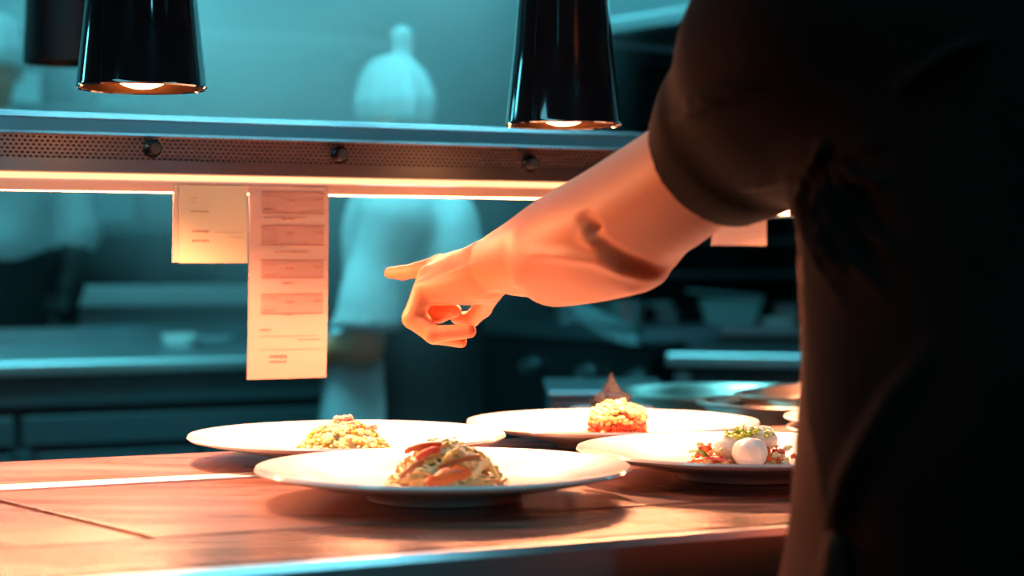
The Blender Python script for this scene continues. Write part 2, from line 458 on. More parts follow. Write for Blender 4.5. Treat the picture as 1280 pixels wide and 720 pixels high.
ticket(224, 309, 232, 329, TR+.0012, 'short yellowish order ticket, front sheet of the pair on the left', M_paper2,
       [('t',.16,.16,.26,.012),('t',.22,.16,.22,.01),('t',.33,.16,.42,.02),('t',.58,.18,.42,.03),('t',.60,.5,.95,.008),('t',.70,.18,.42,.03),('t',.66,.7,.95,.008)], .6, -.001)
ticket(217, 301, 232, 328, TR+.0026, 'short order ticket mostly hidden behind the yellowish front sheet', mat('cream paper', (.5,.38,.28), .7), [], .3, -.002)
R2 = []
for b, r in ((.03,.11), (.205,.10), (.385,.09), (.56,.10)):
    R2 += [('box', b, .15, .94, r), ('t', b+.035, .45, .56, .014), ('t', b+.015, .18, .34, .006), ('t', b+.03, .82, .92, .014), ('t', b+r*.8, .18, .34, .008)]
R2 += [('t',.165,.4,.56,.012),('t',.16,.18,.7,.006),('t',.335,.32,.72,.012),('t',.498,.40,.56,.01),('t',.665,.42,.55,.006),('t',.74,.14,.28,.008),('t',.776,.14,.9,.003),('t',.795,.62,.9,.005),('t',.845,.14,.9,.003),('t',.875,.27,.48,.018),('t',.905,.27,.48,.01)]
ticket(312, 411, 233, 473, TR+.0022, 'long order ticket with printed bands, hanging lowest of the tickets', M_paper, R2, .5, -.004)
ticket(889, 957, 246, 307, TR+.0022, 'small order ticket half hidden behind the pointing arm', mat('peach paper', (.50,.34,.28), .7), [('t',.42,.3,.9,.01),('t',.5,.3,.8,.006)], .3)

# ------------------------------------------------------------------ heat lamps
def heat_lamp(loc, label):
    t = thing('heat_lamp', label, 'lamp', loc, group=None)
    L = Vector(loc); R = .0585
    outer = [(R, 0), (R+.0012, .0015), (R, .004), (R*.86, .08), (R*.775, .14), (R*.69, .215), (R*.58, .255), (.022, .283), (.018, .30), (.016, .34)]
    inner = [(.013, .34), (.015, .29), (R*.54, .25), (R*.65, .21), (R*.735, .14), (R*.82, .08), (R*.965, .004)]
    MB().lathe(outer+inner, L, 64).build('shade', M_black, t, smooth=True)
    MB().lathe([(R*.955, .001), (R*.91, .03), (R*.83, .07), (R*.60, .12), (.012,.13), (.012,.126), (R*.58,.116), (R*.80,.068), (R*.89,.03), (R*.935,.001)], L, 48).build('reflector', M_lampin, t, smooth=True)
    MB().blob(L+Vector((0,0,.030)), (.036,.036,.030), 0, 20, 14).build('bulb', mat('glowing bulb', (1,.7,.4), .4, emit=(1,.5,.2), es=22), t, smooth=True)
    MB().tube([L+Vector((0,0,.335)), Vector((L.x, L.y, ZC-.03))], .004, 10).build('cord', M_dark, t, smooth=True)
    MB().lathe([(0.001, ZC-L.z), (.05, ZC-L.z), (.05, ZC-.02-L.z), (.012, ZC-.04-L.z), (.001, ZC-.04-L.z)], L, 24).build('ceiling_rose', M_dark, t, smooth=True)
    ld = bpy.data.lights.new('heat_light', 'SPOT'); ld.energy = LAMP_W; ld.color = (1,.41,.21); ld.spot_size = math.radians(126); ld.spot_blend = .35; ld.shadow_soft_size = .03
    lo = bpy.data.objects.new('heat_light', ld); C.objects.link(lo); lo.parent = t; lo.location = (0,0,-.006)
    return t
LAMP_W = 32.0
l1 = ST(0,0); p1 = P(178, 113, 1.75)
sa = p1.x*CU+p1.y*SU; ta = -p1.x*SU+p1.y*CU
zl = CZ+.1375+.0
heat_lamp((p1.x, p1.y, CZ+(HZ-112)/F*1.75), 'glossy black cone heat lamp above the left of the rail, bulb glowing')
p2 = P(704, 158, 1.95)
heat_lamp(tuple(p2), 'glossy black cone heat lamp above the pointing forearm')
p0 = p1*2-p2; 
heat_lamp((p2.x*2-p1.x, p2.y*2-p1.y, p2.z), 'black cone heat lamp behind the person in the black shirt')
p3 = P(82, 80, 2.75)
def dull_lamp(loc, label):
    t = thing('heat_lamp', label, 'lamp', loc); L = Vector(loc); R = .058
    MB().lathe([(R,0),(R*.93,.10),(R*.84,.18),(R*.6,.24),(.02,.27),(.018,.32),(.012,.32),(.014,.265),(R*.55,.235),(R*.8,.18),(R*.9,.10),(R*.96,0)], L, 48).build('shade', mat('dull black shade', (.004,.004,.005), .5), t, smooth=True)
    MB().tube([L+Vector((0,0,.315)), Vector((L.x, L.y, ZC))], .004, 10).build('cord', M_dark, t, smooth=True)
dull_lamp(tuple(p3), 'unlit matt black lamp shade hanging behind the left heat lamp')

# the rail's own heat light
ld = bpy.data.lights.new('strip_light', 'AREA'); ld.shape = 'RECTANGLE'; ld.size = 2.9; ld.size_y = .02; ld.energy = 46; ld.color = (1,.33,.14)
lo = bpy.data.objects.new('strip_light', ld); C.objects.link(lo)
lo.matrix_world = Matrix.Translation(ST(.45, TR+.013, rz(.0655))) @ Matrix.Rotation(TH, 4, 'Z') @ Matrix.Rotation(math.radians(-50), 4, 'X')


# ------------------------------------------------------------------ plates
def plate_mb(c, R=.15, foot=.062, h=.025):
    k = R/.15
    prof = [(0.0005, .004), (foot-.012, .004), (foot-.010, 0), (foot, 0), (foot+.004, .005), (.105*k, .0125), (.135*k, h-.006), (R-.002, h-.003), (R, h-.001),
            (R-.0012, h+.0012), (R-.005, h+.0008), (.128*k, h-.004), (.108*k, h-.0075), (.095*k, .0125), (.08*k, .0100), (0.0005, .0095)]
    return MB().lathe(prof, c, 96)
def plate(c, label, group, R=.15, h=.025):
    o = plate_mb(Vector((0,0,0)), R, .062*R/.15, h).build('dinner_plate', M_china, smooth=True)
    o.location = c
    return tag(o, label, 'plate', group)
ZR = .168
def plate_at(pxc, dist): p = P(pxc, 0, dist); return Vector((p.x, p.y, ZT+.001))
PL = {}
for key, pxc, dd, lab in (('a', 554, 1.53, 'white plate nearest the counter edge, under the noodle heap with orange slices'),
                          ('b', 434, 1.812, 'white plate behind left, under the pale mound with pink crumbs'),
                          ('c', 766, 1.966, 'white plate at the back, under the round red tartare'),
                          ('d', 934, 1.682, 'white plate beside the person, under the white rounds and green leaves')):
    PL[key] = plate_at(pxc, dd); plate(PL[key], lab, 'served dinner plates on the pass')
ps = P(1112, 0, 1.97); ps.z = ZT
plate(Vector((ps.x, ps.y, ZT+.001)), 'lower white plate of the small stack half hidden by the person', 'stacked side plates', .105, .018)
plate(Vector((ps.x, ps.y, ZT+.012)), 'upper white plate of the small stack half hidden by the person', 'stacked side plates', .108, .018)

# ------------------------------------------------------------------ food
ZF = .0105
def mound_pt(c, rx, ry, h, a, q):                         # a angle, q 0 (top) .. 1 (foot)
    return c+Vector((math.cos(a)*rx*q, math.sin(a)*ry*q, h*(1-q**2.2)))
def fm(name, c, **k): return mat(name, c, k.pop('rough', .35), sss=.12, sssr=(.6,.4,.2), **k)
M_noodle = fm('golden noodle', (.85,.58,.26), var=(60, (.62,.30,.08), .6))
M_cream = fm('creamy rice', (.72,.66,.42), var=(90, (.62,.52,.22), .5))
M_orange = fm('orange pepper', (.75,.16,.02), var=(70, (.5,.07,.01), .5))
M_red = fm('red tomato', (.62,.06,.02))
M_brown = fm('browned edge', (.30,.10,.03))
M_pink = fm('pink crumb', (.75,.38,.30)); M_green = fm('green herb', (.28,.42,.05)); M_leaf = fm('frisee leaf', (.50,.62,.10))
M_white_f = fm('white mozzarella', (.82,.76,.68), rough=.3); M_yellow = fm('yellow cheese', (.80,.62,.22)); M_sauce = fm('amber sauce', (.62,.30,.05))

# a) noodle heap
c = PL['a']+Vector((.003, -.012, ZF))
food = thing('noodle_heap', 'heap of golden noodles with orange slices on the nearest plate', 'food', c)
MB().blob(c+Vector((0,0,.004)), (.034,.030,.018), .15, 20, 12).build('heap_core', M_noodle, food, smooth=True)
mb = MB(); mc = MB(); mr = MB()
for i in range(210):
    a = random.uniform(0, 2*PI); q = random.uniform(.05, 1.0); h0 = .030
    da = random.uniform(-1.4, 1.4); dq = random.uniform(-.5, .5)
    pts = []
    for j in range(9):
        u = j/8; aa = a+da*u+.25*math.sin(u*9+i); qq = min(1.02, max(0, q+dq*(u-.5)))
        p = mound_pt(c, .047, .040, h0, aa, qq)+Vector((0,0,.0015+.003*math.sin(u*7+i*2)))
        pts.append(p+Vector((random.uniform(-.0008,.0008),)*3))
    r = random.uniform(.0011, .0023)
    (mb if i % 3 else mc).tube(pts, [r*.6]+[r]*7+[r*.5], 7)
mb.build('noodles', M_noodle, food, smooth=True)['kind'] = 'stuff'
mc.build('pale_noodles', M_cream, food, smooth=True)['kind'] = 'stuff'
def slab(mb, a, b, up, w, th, n=8, bow=.004):
    a = Vector(a); b = Vector(b); up = Vector(up).normalized(); d = (b-a); side = d.cross(up).normalized()
    vs = []
    for i in range(n+1):
        u = i/n; ww = w*(math.sin(PI*(.08+.84*u))**.5); cc = a+d*u+up*bow*math.sin(PI*u)
        ww *= 1+.2*math.sin(i*2.3)
        vs += [cc-side*ww/2, cc-side*ww*.3+up*th*.6, cc+up*th, cc+side*ww*.3+up*th*.5, cc+side*ww/2, cc-up*th*.3]
    fs = [(i*6+k, i*6+(k+1)%6, (i+1)*6+(k+1)%6, (i+1)*6+k) for i in range(n) for k in range(6)]
    fs += [tuple(range(5,-1,-1)), tuple(n*6+k for k in range(6))]
    return mb.add(vs, fs)
cam = Vector((0,-1,.1))
for (x0,y0,x1,y1,w,m,nm,off) in ((532,606,588,590,.014,M_orange,'orange_slice',-.045), (505,566,552,557,.007,M_orange,'orange_slice',-.012),
        (548,586,600,572,.005,M_brown,'browned_strip',-.034), (500,598,530,578,.006,M_brown,'browned_strip',-.036),
        (520,575,550,562,.007,M_red,'pepper_strip',-.022), (568,560,592,584,.006,M_cream,'pale_slice',-.026), (590,600,612,575,.005,M_cream,'pale_slice',-.036),
        (552,580,575,563,.006,M_yellow,'pale_slice',-.03), (600,566,622,598,.005,M_yellow,'pale_slice',-.02)):
    D = c.y
    a = P(x0, y0, D+off); b = P(x1, y1, D+off)
    slab(MB(), a, b, (0,-.8,.6), w, .004).build(nm, m, food, smooth=True)
mg = MB()
for i in range(26):
    a = random.uniform(0, 2*PI); p = mound_pt(c, .050, .043, .037, a, random.uniform(.2, 1.05))
    mg.blob(p+Vector((0,0,.002)), (.0018,.0022,.001), .2, 6, 4)
mg.build('herb_flecks', M_green, food, smooth=True)['kind'] = 'stuff'

# b) pale mound
c = PL['b']+Vector((-.003, -.015, ZF))
food = thing('rice_mound', 'pale yellow rice mound topped with pink crumbs on the left plate', 'food', c)
MB().blob(c+Vector((0,0,.001)), (.036,.032,.021), .2, 22, 12).build('mound_core', M_cream, food, smooth=True)
A = {k_: MB() for k_ in ('grain','yellow','pink','green','orange')}
for i in range(380):
    a = random.uniform(0, 2*PI); q = random.random()**.6*1.05
    x = math.cos(a)*q
    h0 = .026
    p = mound_pt(c, .044, .036, h0, a, min(q, 1.03)); p.z += .001+.004*max(0, .5-abs(x-.45))*(1-q*.4)
    rr = random.uniform(.0014, .0034)
    top = q < .42
    kk = random.choice(['pink','pink','grain','orange','green'] if top else ['grain','grain','yellow','yellow','grain','green','orange'])
    if kk in ('green',): rr *= .6
    A[kk].blob(p, (rr*1.4, rr, rr*.9), .25, 7, 5, Matrix.Rotation(random.uniform(0, PI), 3, 'Z'))
for dx_ in (-.006, -.002, .003, .007): A['pink'].blob(c+Vector((dx_, random.uniform(-.004,.004), .0285+random.uniform(0,.003))), (.0032,.003,.003), .3)
for dx_ in (.022, .027, .031): A['pink'].blob(c+Vector((dx_, -.004, .0215+random.uniform(0,.002))), (.003,.003,.003), .3)
for k_, m, nm in (('grain',M_cream,'grains'),('yellow',M_yellow,'yellow_grains'),('pink',M_pink,'pink_crumbs'),('green',M_green,'herb_flecks'),('orange',M_sauce,'toasted_bits')):
    A[k_].build(nm, m, food, smooth=True)['kind'] = 'stuff'

# c) tartare
c = PL['c']+Vector((.004, -.012, ZF))
food = thing('tartare_round', 'round red tartare with grated pale topping on the rear plate', 'food', c)
MB().lathe([(0.001,0),(.025,0),(.026,.004),(.0255,.02),(.023,.024),(.001,.026)], c, 32).build('tartare_core', M_red, food, smooth=True)
A = {k_: MB() for k_ in 'roygw'}
for i in range(330):
    a = random.uniform(0, 2*PI); z = random.uniform(.001, .022)
    r = .0262+random.uniform(-.001, .0025)+(.003 if z < .005 else 0)
    rr = random.uniform(.0018, .0036)
    A[random.choice('rrrooyw') if z < .015 else random.choice('yywo')].blob(c+Vector((math.cos(a)*r, math.sin(a)*r, z)), (rr, rr*.9, rr*.8), .3, 7, 5)
for i in range(150):
    a = random.uniform(0, 2*PI); q = random.random()**.5
    h0 = .024+.012*(1-q)+.002*math.sin(a*3)
    rr = random.uniform(.002, .004)
    A[random.choice('yyww')].blob(c+Vector((math.cos(a)*.026*q, math.sin(a)*.026*q, h0)), (rr*1.3, rr, rr*.8), .4, 7, 5)
for i in range(26):
    a = random.uniform(0, 2*PI); r = random.uniform(.028, .034)
    A['g' if i % 3 else 'o'].blob(c+Vector((math.cos(a)*r, math.sin(a)*r, .001)), (.0018,.0015,.001), .2, 6, 4)
for k_, m, nm in (('r',M_red,'red_dice'),('o',M_orange,'orange_dice'),('y',M_yellow,'cheese_shreds'),('g',M_green,'herb_flecks'),('w',M_cream,'pale_shreds')):
    A[k_].build(nm, m, food, smooth=True)['kind'] = 'stuff'

# d) white rounds with leaves
c = PL['d']+Vector((-.006, -.012, ZF))
food = thing('mozzarella_salad', 'white rounds with green leaves and orange bits on the plate beside the person', 'food', c)
D = c.y
for px, py, r, off in ((938, 566, .0150, -.022), (911, 560, .0120, -.004), (952, 549, .0130, .004), (925, 552, .010, .012)):
    p = P(px, py, D+off); p.z = max(p.z, c.z+r*.75)
    MB().blob(p, (r*1.05, r, r*.88), .05, 36, 24).build('white_round', M_white_f, food, smooth=True)
mb = MB()
for i in range(70):
    px = random.uniform(905, 965); py = 541+random.uniform(-5, 8)+abs(px-940)*.1
    a = P(px, py, D+random.uniform(-.015, .012)); pts = [a]
    for j in range(4): pts.append(pts[-1]+Vector((random.uniform(-.003,.003), random.uniform(-.003,.003), random.uniform(-.0012,.0026))))
    mb.tube(pts, [.0012,.0014,.0012,.0009,.0005], 5)
mb.build('frisee_leaves', M_leaf, food, smooth=True)['kind'] = 'stuff'
A = {k_: MB() for k_ in 'oryw'}
for i in range(170):
    px = random.choice([random.gauss(893, 14), random.gauss(966, 11), random.uniform(868, 984)])
    lim = 16 if px < 905 or px > 955 else 8
    off = random.uniform(-.026, .02)
    hpx = random.random()**1.5*lim*1.4
    p = P(px, 0, D+off); p.z = c.z+.002+hpx*.00070
    rr = random.uniform(.0016, .0032)
    A[random.choice('ooryww')].blob(p, (rr*1.2, rr, rr*.9), .3, 7, 5)
for k_, m, nm in (('o',M_orange,'orange_bits'),('r',M_red,'red_bits'),('y',M_yellow,'yellow_bits'),('w',M_cream,'pale_bits')):
    A[k_].build(nm, m, food, smooth=True)['kind'] = 'stuff'
slab(MB(), P(858, 580, D-.02), P(915, 578, D-.028), (0,-.2,1), .006, .0015).build('red_sliver', M_red, food, smooth=True)
slab(MB(), P(862, 566, D-.01), P(888, 574, D-.02), (0,-.3,1), .007, .002).build('green_sliver', M_green, food, smooth=True)

# ------------------------------------------------------------------ pans behind the pass
M_pan = brushed('worn pan steel', (.80,.70,.62), .30)
tb_s0 = on_t(800, 2.1)[0]
table = thing('steel_side_table', 'low steel side table behind the pass carrying the pans', 'table', ST(1.5, 2.4, 0))
MB().st(tb_s0, 2.6, 2.05, 2.62, .88, .91).build('table_top', M_steel_d, table, bevel=.004)
for s in (tb_s0+.05, 2.5):
    for t in (2.1, 2.57):
        MB().tube([ST(s, t, .88), ST(s, t, 0)], .018, 12).build('leg', M_steel_d, table, smooth=True)
def pan(c, R, h, label, tilt=(0,0), handle=None, wall=.70):
    t = thing('steel_pan', label, 'pan', c, group='steel pans on the side table')
    prof = [(0.001,0),(R*(wall-.04),0),(R*wall,.006),(R*.92,h-.008),(R*.95,h-.004),(R,h-.0035),(R+.0015,h),(R,h+.002),(R*.93,h+.001),(R*.89,h-.008),(R*(wall-.03),.008),(R*(wall-.08),.0035),(0.001,.0035)]
    q = MB(); q.lathe(prof, (0,0,0), 72)
    if tilt != (0,0):
        r = Matrix.Rotation(tilt[0], 3, 'X') @ Matrix.Rotation(tilt[1], 3, 'Y'); q.v = [tuple(r @ Vector(v)) for v in q.v]
    o = q.build('pan_body', M_pan, smooth=True); o.parent = t
    if handle:
        a = handle; d = Vector((math.cos(a), math.sin(a), .06))
        r = Matrix.Rotation(tilt[0], 3, 'X') @ Matrix.Rotation(tilt[1], 3, 'Y')
        pts = [r @ (d*(R*.93)+Vector((0,0,h-.012))), r @ (d*(R+.05)+Vector((0,0,h+.006))), r @ (d*(R+.16)+Vector((0,0,h+.012)))]
        hh = MB().tube(pts, [.008,.007,.009], 10).build('handle', M_pan, smooth=True); hh.parent = t
    return t
pp = P(1003, 0, 2.45)
z1p = P(0, 502, 2.45).z
pan(Vector((pp.x, pp.y, .911)), .134, z1p-.911, 'deep steel pan at the front of the side table, its side glowing copper', wall=.86)
pan(Vector((pp.x+.035, pp.y+.01, z1p-.030)), .118, .045, 'shallow steel pan sitting in the mouth of the deep pan', (0,-.06), wall=.8)
pq = P(905, 0, 2.86)
pan(Vector((pq.x, pq.y, .955)), .176, P(0,489,2.86).z-.955, 'wide flat steel pan reaching furthest left behind the tartare', (.0, .0), handle=-.25)
rk = thing('pan_stand', 'low steel stand beneath the wide flat pan', 'stand', (pq.x, pq.y, .91))
MB().lathe([(.001,0),(.09,0),(.09,.04),(.082,.044),(.001,.044)], (pq.x, pq.y, .9105), 32).build('stand_body', M_steel_d, rk, smooth=True)
# crumpled foil peak
fp = P(764, 0, 2.30)
V = []; 
mbf = MB(); rings = [(.024,0),(.024,.008),(.021,.015),(.012,.019),(.0075,.026),(.004,.032),(.0012,.041)]
n = 22; vs = []
zb = CZ+(HZ-509)/F*2.30
for r, z in rings:
    for k_ in range(n):
        a = 2*PI*k_/n; j = 1+.22*noise.noise(Vector((math.cos(a)*3, math.sin(a)*3, z*90)))*(1.6)
        vs.append(Vector((fp.x+r*j*math.cos(a)*(1.0), fp.y+r*j*math.sin(a)*.8, zb+z)))
fs = [(i*n+k_, i*n+(k_+1)%n, (i+1)*n+(k_+1)%n, (i+1)*n+k_) for i in range(len(rings)-1) for k_ in range(n)]+[tuple(range(n-1,-1,-1)), tuple((len(rings)-1)*n+k_ for k_ in range(n))]
mbf.add(vs, fs)
foil = mbf.build('foil_parcel', mat('crumpled foil', (.03,.028,.034), .45, .2, bump=(220,1,.004)))
tag(foil, 'small crumpled grey foil parcel with a pointed peak behind the tartare', 'foil')
foils = thing('foil_stand', 'slim steel stand holding the foil parcel behind the pass', 'stand', (fp.x, fp.y, 0))
MB().lathe([(.001,zb-.004),(.05,zb-.004),(.05,zb),(.001,zb)], (fp.x, fp.y, 0), 32).build('stand_top', M_steel_d, foils, smooth=True)
MB().tube([(fp.x, fp.y, zb-.004), (fp.x, fp.y, .012)], .012, 12).build('pole', M_steel_d, foils, smooth=True)
MB().lathe([(.001,0),(.11,0),(.10,.012),(.001,.014)], (fp.x, fp.y, 0), 32).build('base', M_steel_d, foils, smooth=True)
# blue-grey steel cabinet corner
def box_px(name, px0, px1, py_top, d, z0, depth, m, parent=None, bevel=.004, ang=0.0):
    a = P(px0, py_top, d); b = P(px1, py_top, d); w = b.x-a.x
    ex = Vector((math.cos(ang), math.sin(ang), 0)); ey = Vector((-ex.y, ex.x, 0))
    return MB().quadbox((a.x, a.y, z0), ex*w, ey*depth, (0,0,a.z-z0)).build(name, m, parent, bevel=bevel)
cab = thing('steel_cabinet', 'blue-grey steel cabinet corner showing between the two rear plates', 'cabinet', P(760, 326, 3.35)-Vector((0,0,CZ)))
box_px('body', 688, 838, 497, 3.35, 0, .35, brushed('blue grey steel', (.34,.40,.46), .38), cab)
box_px('top_edge', 684, 842, 489, 3.34, P(0,497,3.34).z, .37, brushed('light steel edge', (.5,.58,.62), .3), cab)

# ------------------------------------------------------------------ background kitchen
M_cabf = mat('teal grey cabinet front', (.06,.09,.10), .42, .5)
M_top = brushed('worktop steel', (.62,.68,.70), .35)
bc = thing('back_counter', 'long steel back counter with drawers and doors across the left', 'counter', ST(-1.2, 4.9, 0))
BS0, BS1 = -4.0, on_t(600, 4.6)[0]
MB().st(BS0, BS1, 4.6, 5.7, .915, .95).build('worktop', M_top, bc, bevel=.008)
MB().st(BS0, BS1, 4.66, 5.65, .06, .915).build('cabinet_body', M_dark, bc)
MB().st(BS0, BS1, 4.635, 4.66, .84, .915).build('fascia', M_cabf, bc, bevel=.003)
s = on_t(22, 4.63)[0]-.86*2
k_ = 0
while s < BS1-.3:
    MB().st(s+.01, min(s+.85, BS1), 4.632, 4.66, .745, .815).build('drawer', M_cabf, bc, bevel=.003)
    w = .85
    for a, b in ((s+.045, s+.45), (s+.46, s+.85)):
        if b > BS1: continue
        MB().st(a, b, 4.640, 4.66, .10, .725).build('door', M_cabf, bc, bevel=.003)
    MB().st(s-.005, s+.035, 4.634, 4.66, .10, .735).build('stile', M_cabf, bc, bevel=.002)
    s += .86; k_ += 1
MB().st(BS0, BS1, 5.4, 5.44, .95, 1.0).build('backstop', M_steel_d, bc)
def bowl(px, py, t, R, h, label, m, cat='bowl', base=.95):
    s, d = on_t(px, t); q = P(px, py, d)
    o = MB().lathe([(.001,0),(R*.5,0),(R*.8,h*.4),(R,h),(R*.96,h),(R*.75,h*.45),(R*.45,.006),(.001,.006)], (0,0,0), 32).build('bowl', m, smooth=True)
    o.location = (q.x, q.y, base); return tag(o, label, cat)
bowl(224, 0, 5.2, .055, .035, 'small pale bowl on the back counter below the short tickets', M_china)
bowl(262, 0, 5.25, .07, .022, 'shallow pale dish on the back counter beside the small bowl', mat('grey china', (.4,.43,.44), .4))
# wall shelf upper left and things under it
sh = thing('wall_shelf', 'long bright-edged steel shelf high on the back wall', 'shelf', ST(-1.5, 7.0, 2.0))
sx = on_t(490, 6.8)[0]
MB().st(-4.2, sx, 6.8, 7.24, 2.0, 2.04).build('board', M_palem, sh, bevel=.006)
for s in (-3.6, -2.4, -1.2, -.1, sx-.2): MB().st(s, s+.03, 6.88, 7.24, 1.88, 2.0).build('bracket', M_steel_d, sh)
sh2 = thing('wall_shelf', 'lower steel wall shelf just above the heated rail at the left', 'shelf', ST(-2.5, 7.0, 1.7))
sx2 = on_t(245, 6.8)[0]
MB().st(-4.2, sx2, 6.8, 7.24, 1.715, 1.745).build('board', M_steel_d, sh2, bevel=.006)
for s in (-3.6, -2.0): MB().st(s, s+.03, 6.88, 7.24, 1.6, 1.715).build('bracket', M_steel_d, sh2)
def crate(px0, px1, py0, t, base, depth, label, m, cat='container', name='storage_container'):
    a, d0 = on_t(px0, t); b, d1 = on_t(px1, t); z1 = CZ+(HZ-py0)/F*(d0+d1)/2
    o = thing(name, label, cat, ST((a+b)/2, t+depth/2, base))
    MB().st(a, b, t, t+depth, base, z1-.012).build('body', m, o, bevel=.008)
    MB().st(a-.006, b+.006, t-.006, t+depth+.006, z1-.012, z1).build('lid', m, o, bevel=.004)
    return o
crate(3, 52, 88, 6.85, 1.745, .25, 'pale square container on the lower wall shelf at the left', mat('pale plastic', (.75,.85,.85), .4))
crate(130, 170, 119, 6.88, 1.745, .2, 'low pale container on the lower wall shelf under the lit lamp', mat('pale plastic grey', (.5,.6,.6), .4))
crate(176, 222, 122, 6.88, 1.745, .2, 'low grey container on the lower shelf right of the low pale one', mat('grey plastic', (.38,.46,.46), .4))
crate(72, 94, 80, 6.9, 1.745, .2, 'narrow dark container on the lower wall shelf', M_dark)
crate(-20, 34, -8, 6.88, 2.04, .25, 'large pale tub on the high wall shelf at the left', mat('pale tub', (.6,.72,.72), .4))
# rear work line behind the left cook
rw = thing('rear_work_unit', 'pale steel rear unit behind the left cook with dark recess above', 'cabinet', ST(-2.0, 6.9, 0))
ra, rb = -4.2, on_t(330, 6.6)[0]
MB().st(ra, rb, 6.6, 7.24, 0, 1.03).build('base_unit', mat('pale panel', (.38,.46,.47), .5), rw, bevel=.006)
MB().st(ra, rb, 6.56, 7.24, 1.03, 1.10).build('bright_top', M_palem, rw, bevel=.008)
MB().st(ra, rb, 7.1, 7.24, 1.10, 1.29).build('recess_back', M_dark, rw)
MB().st(ra, rb, 6.75, 7.24, 1.29, 1.33).build('over_shelf', M_steel_d, rw, bevel=.005)
MB().st(ra, rb, 7.05, 7.24, 1.33, 1.5).build('upper_back', mat('pale upper panel', (.34,.42,.43), .5), rw)
MB().st(ra, on_t(168, 6.9)[0], 6.9, 7.04, 1.33, 1.52).build('wall_cupboard', mat('cupboard front', (.36,.46,.48), .5), rw, bevel=.005)
o = MB().st(on_t(183,6.8)[0], on_t(205,6.8)[0], 6.8, 6.9, 1.10, 1.25).build('black_tin', M_dark, bevel=.005); tag(o, 'small black tin in the dark recess right of the left cook', 'tin')

# range, hood and right-hand benches
def rot_box(name, a, b, depth, z0, z1, m, parent, bevel=.005, off=0.0):   # front face from a to b (plan), going back
    a = Vector((a[0], a[1], 0)); b = Vector((b[0], b[1], 0)); ex = b-a; nn = Vector((-ex.y, ex.x, 0)).normalized()
    o_ = a+nn*off
    return MB().quadbox((o_.x, o_.y, z0), ex, nn*depth, (0,0,z1-z0)).build(name, m, parent, bevel=bevel)
A_ = (-.12, 6.80); B_ = (.43, 6.0)
rg = thing('cooking_range', 'black cooking range with shiny knobs beneath the pointing arm', 'range', (.3, 6.6, 0))
rot_box('oven_body', A_, B_, .30, .05, .93, M_dark, rg)
rot_box('hob_top', A_, B_, .31, .93, .985, M_steel_d, rg, off=-.02)
ex = (Vector((B_[0]-A_[0], B_[1]-A_[1], 0))); nn = Vector((-ex.y, ex.x, 0)).normalized()
for px, py in ((668,457), (738,466), (800,473)):
    # knob where the sight line meets the front face
    tx = (px-640)/F
    k = (A_[0]-tx*A_[1])/(tx*ex.y-ex.x); q = Vector((A_[0], A_[1], 0))+ex*k
    q.z = CZ-(py-HZ)/F*q.y
    MB().tube([q+nn*.0, q-nn*.012], .034, 18).build('knob_plate', M_steel_d, rg, smooth=True)
    MB().tube([q-nn*.012, q-nn*.045], [.022,.018], 16).build('knob', brushed('knob steel', (.9,.95,.95), .3), rg, smooth=True)
# hood
HA = P(700, 40, 4.85); HB = P(930, 20, 4.31)
dirh = Vector((HB.x-HA.x, HB.y-HA.y, 0)).normalized()
HA2 = Vector((HA.x, HA.y, 0)); HB2 = HA2+dirh*2.6
zh = P(765, 43, 4.66).z
hood = thing('extraction_hood', 'big steel extraction hood above the benches at the upper right', 'hood', (HA2.x+.5, HA2.y, zh))
rot_box('lip', HA2, HB2, .05, zh-.0, zh+.035, M_top, hood, off=-.03)
rot_box('front_panel', HA2, HB2, .03, zh+.03, zh+.62, brushed('hood steel', (.45,.52,.54), .4), hood)
rot_box('inner_filter', HA2, HB2, 1.35, zh+.005, zh+.03, M_dark, hood, off=.03)
rot_box('top_panel', HA2, HB2, 1.35, zh+.6, zh+.62, M_steel_d, hood, off=.03)
nh = Vector((-dirh.y, dirh.x, 0))
MB().quadbox(HA2+Vector((0,0,zh)), dirh*.03, nh*1.35, (0,0,.62)).build('end_panel', M_steel_d, hood)
q = P(895, 0, 4.35)
MB().quadbox((q.x-.018, q.y-.05, zh+.04), (.04,0,0), (0,.04,0), (0,0,.56)).build('support_strap', M_dark, hood)
MB().quadbox(HA2+nh*.6+dirh*.7+Vector((0,0,zh+.62)), dirh*.4, nh*.4, (0,0,ZC-zh-.62)).build('duct', M_steel_d, hood)
# dark tall unit beneath the hood
du = thing('dark_shelving', 'dark shelving unit on the back wall under the extraction hood', 'shelving', P(900, 326, 7.0)-Vector((0,0,CZ)))
uu0, uu1 = on_t(772, 6.9)[0], on_t(1180, 6.9)[0]
M_dk2 = mat('dark laminate', (.02,.03,.035), .6)
MB().st(uu0, uu1, 7.1, 7.24, 0, 2.3).build('back_panel', M_dk2, du)
for z in (1.12, 1.26, 1.45, 1.75, 2.0): MB().st(uu0, uu1, 6.8, 7.1, z, z+.025).build('shelf_board', M_dk2 if z > 1.3 else M_steel_d, du, bevel=.004)
for s in (uu0, (uu0+uu1)/2, uu1-.03): MB().st(s, s+.03, 6.8, 7.1, 0, 2.3).build('upright', M_dk2, du)
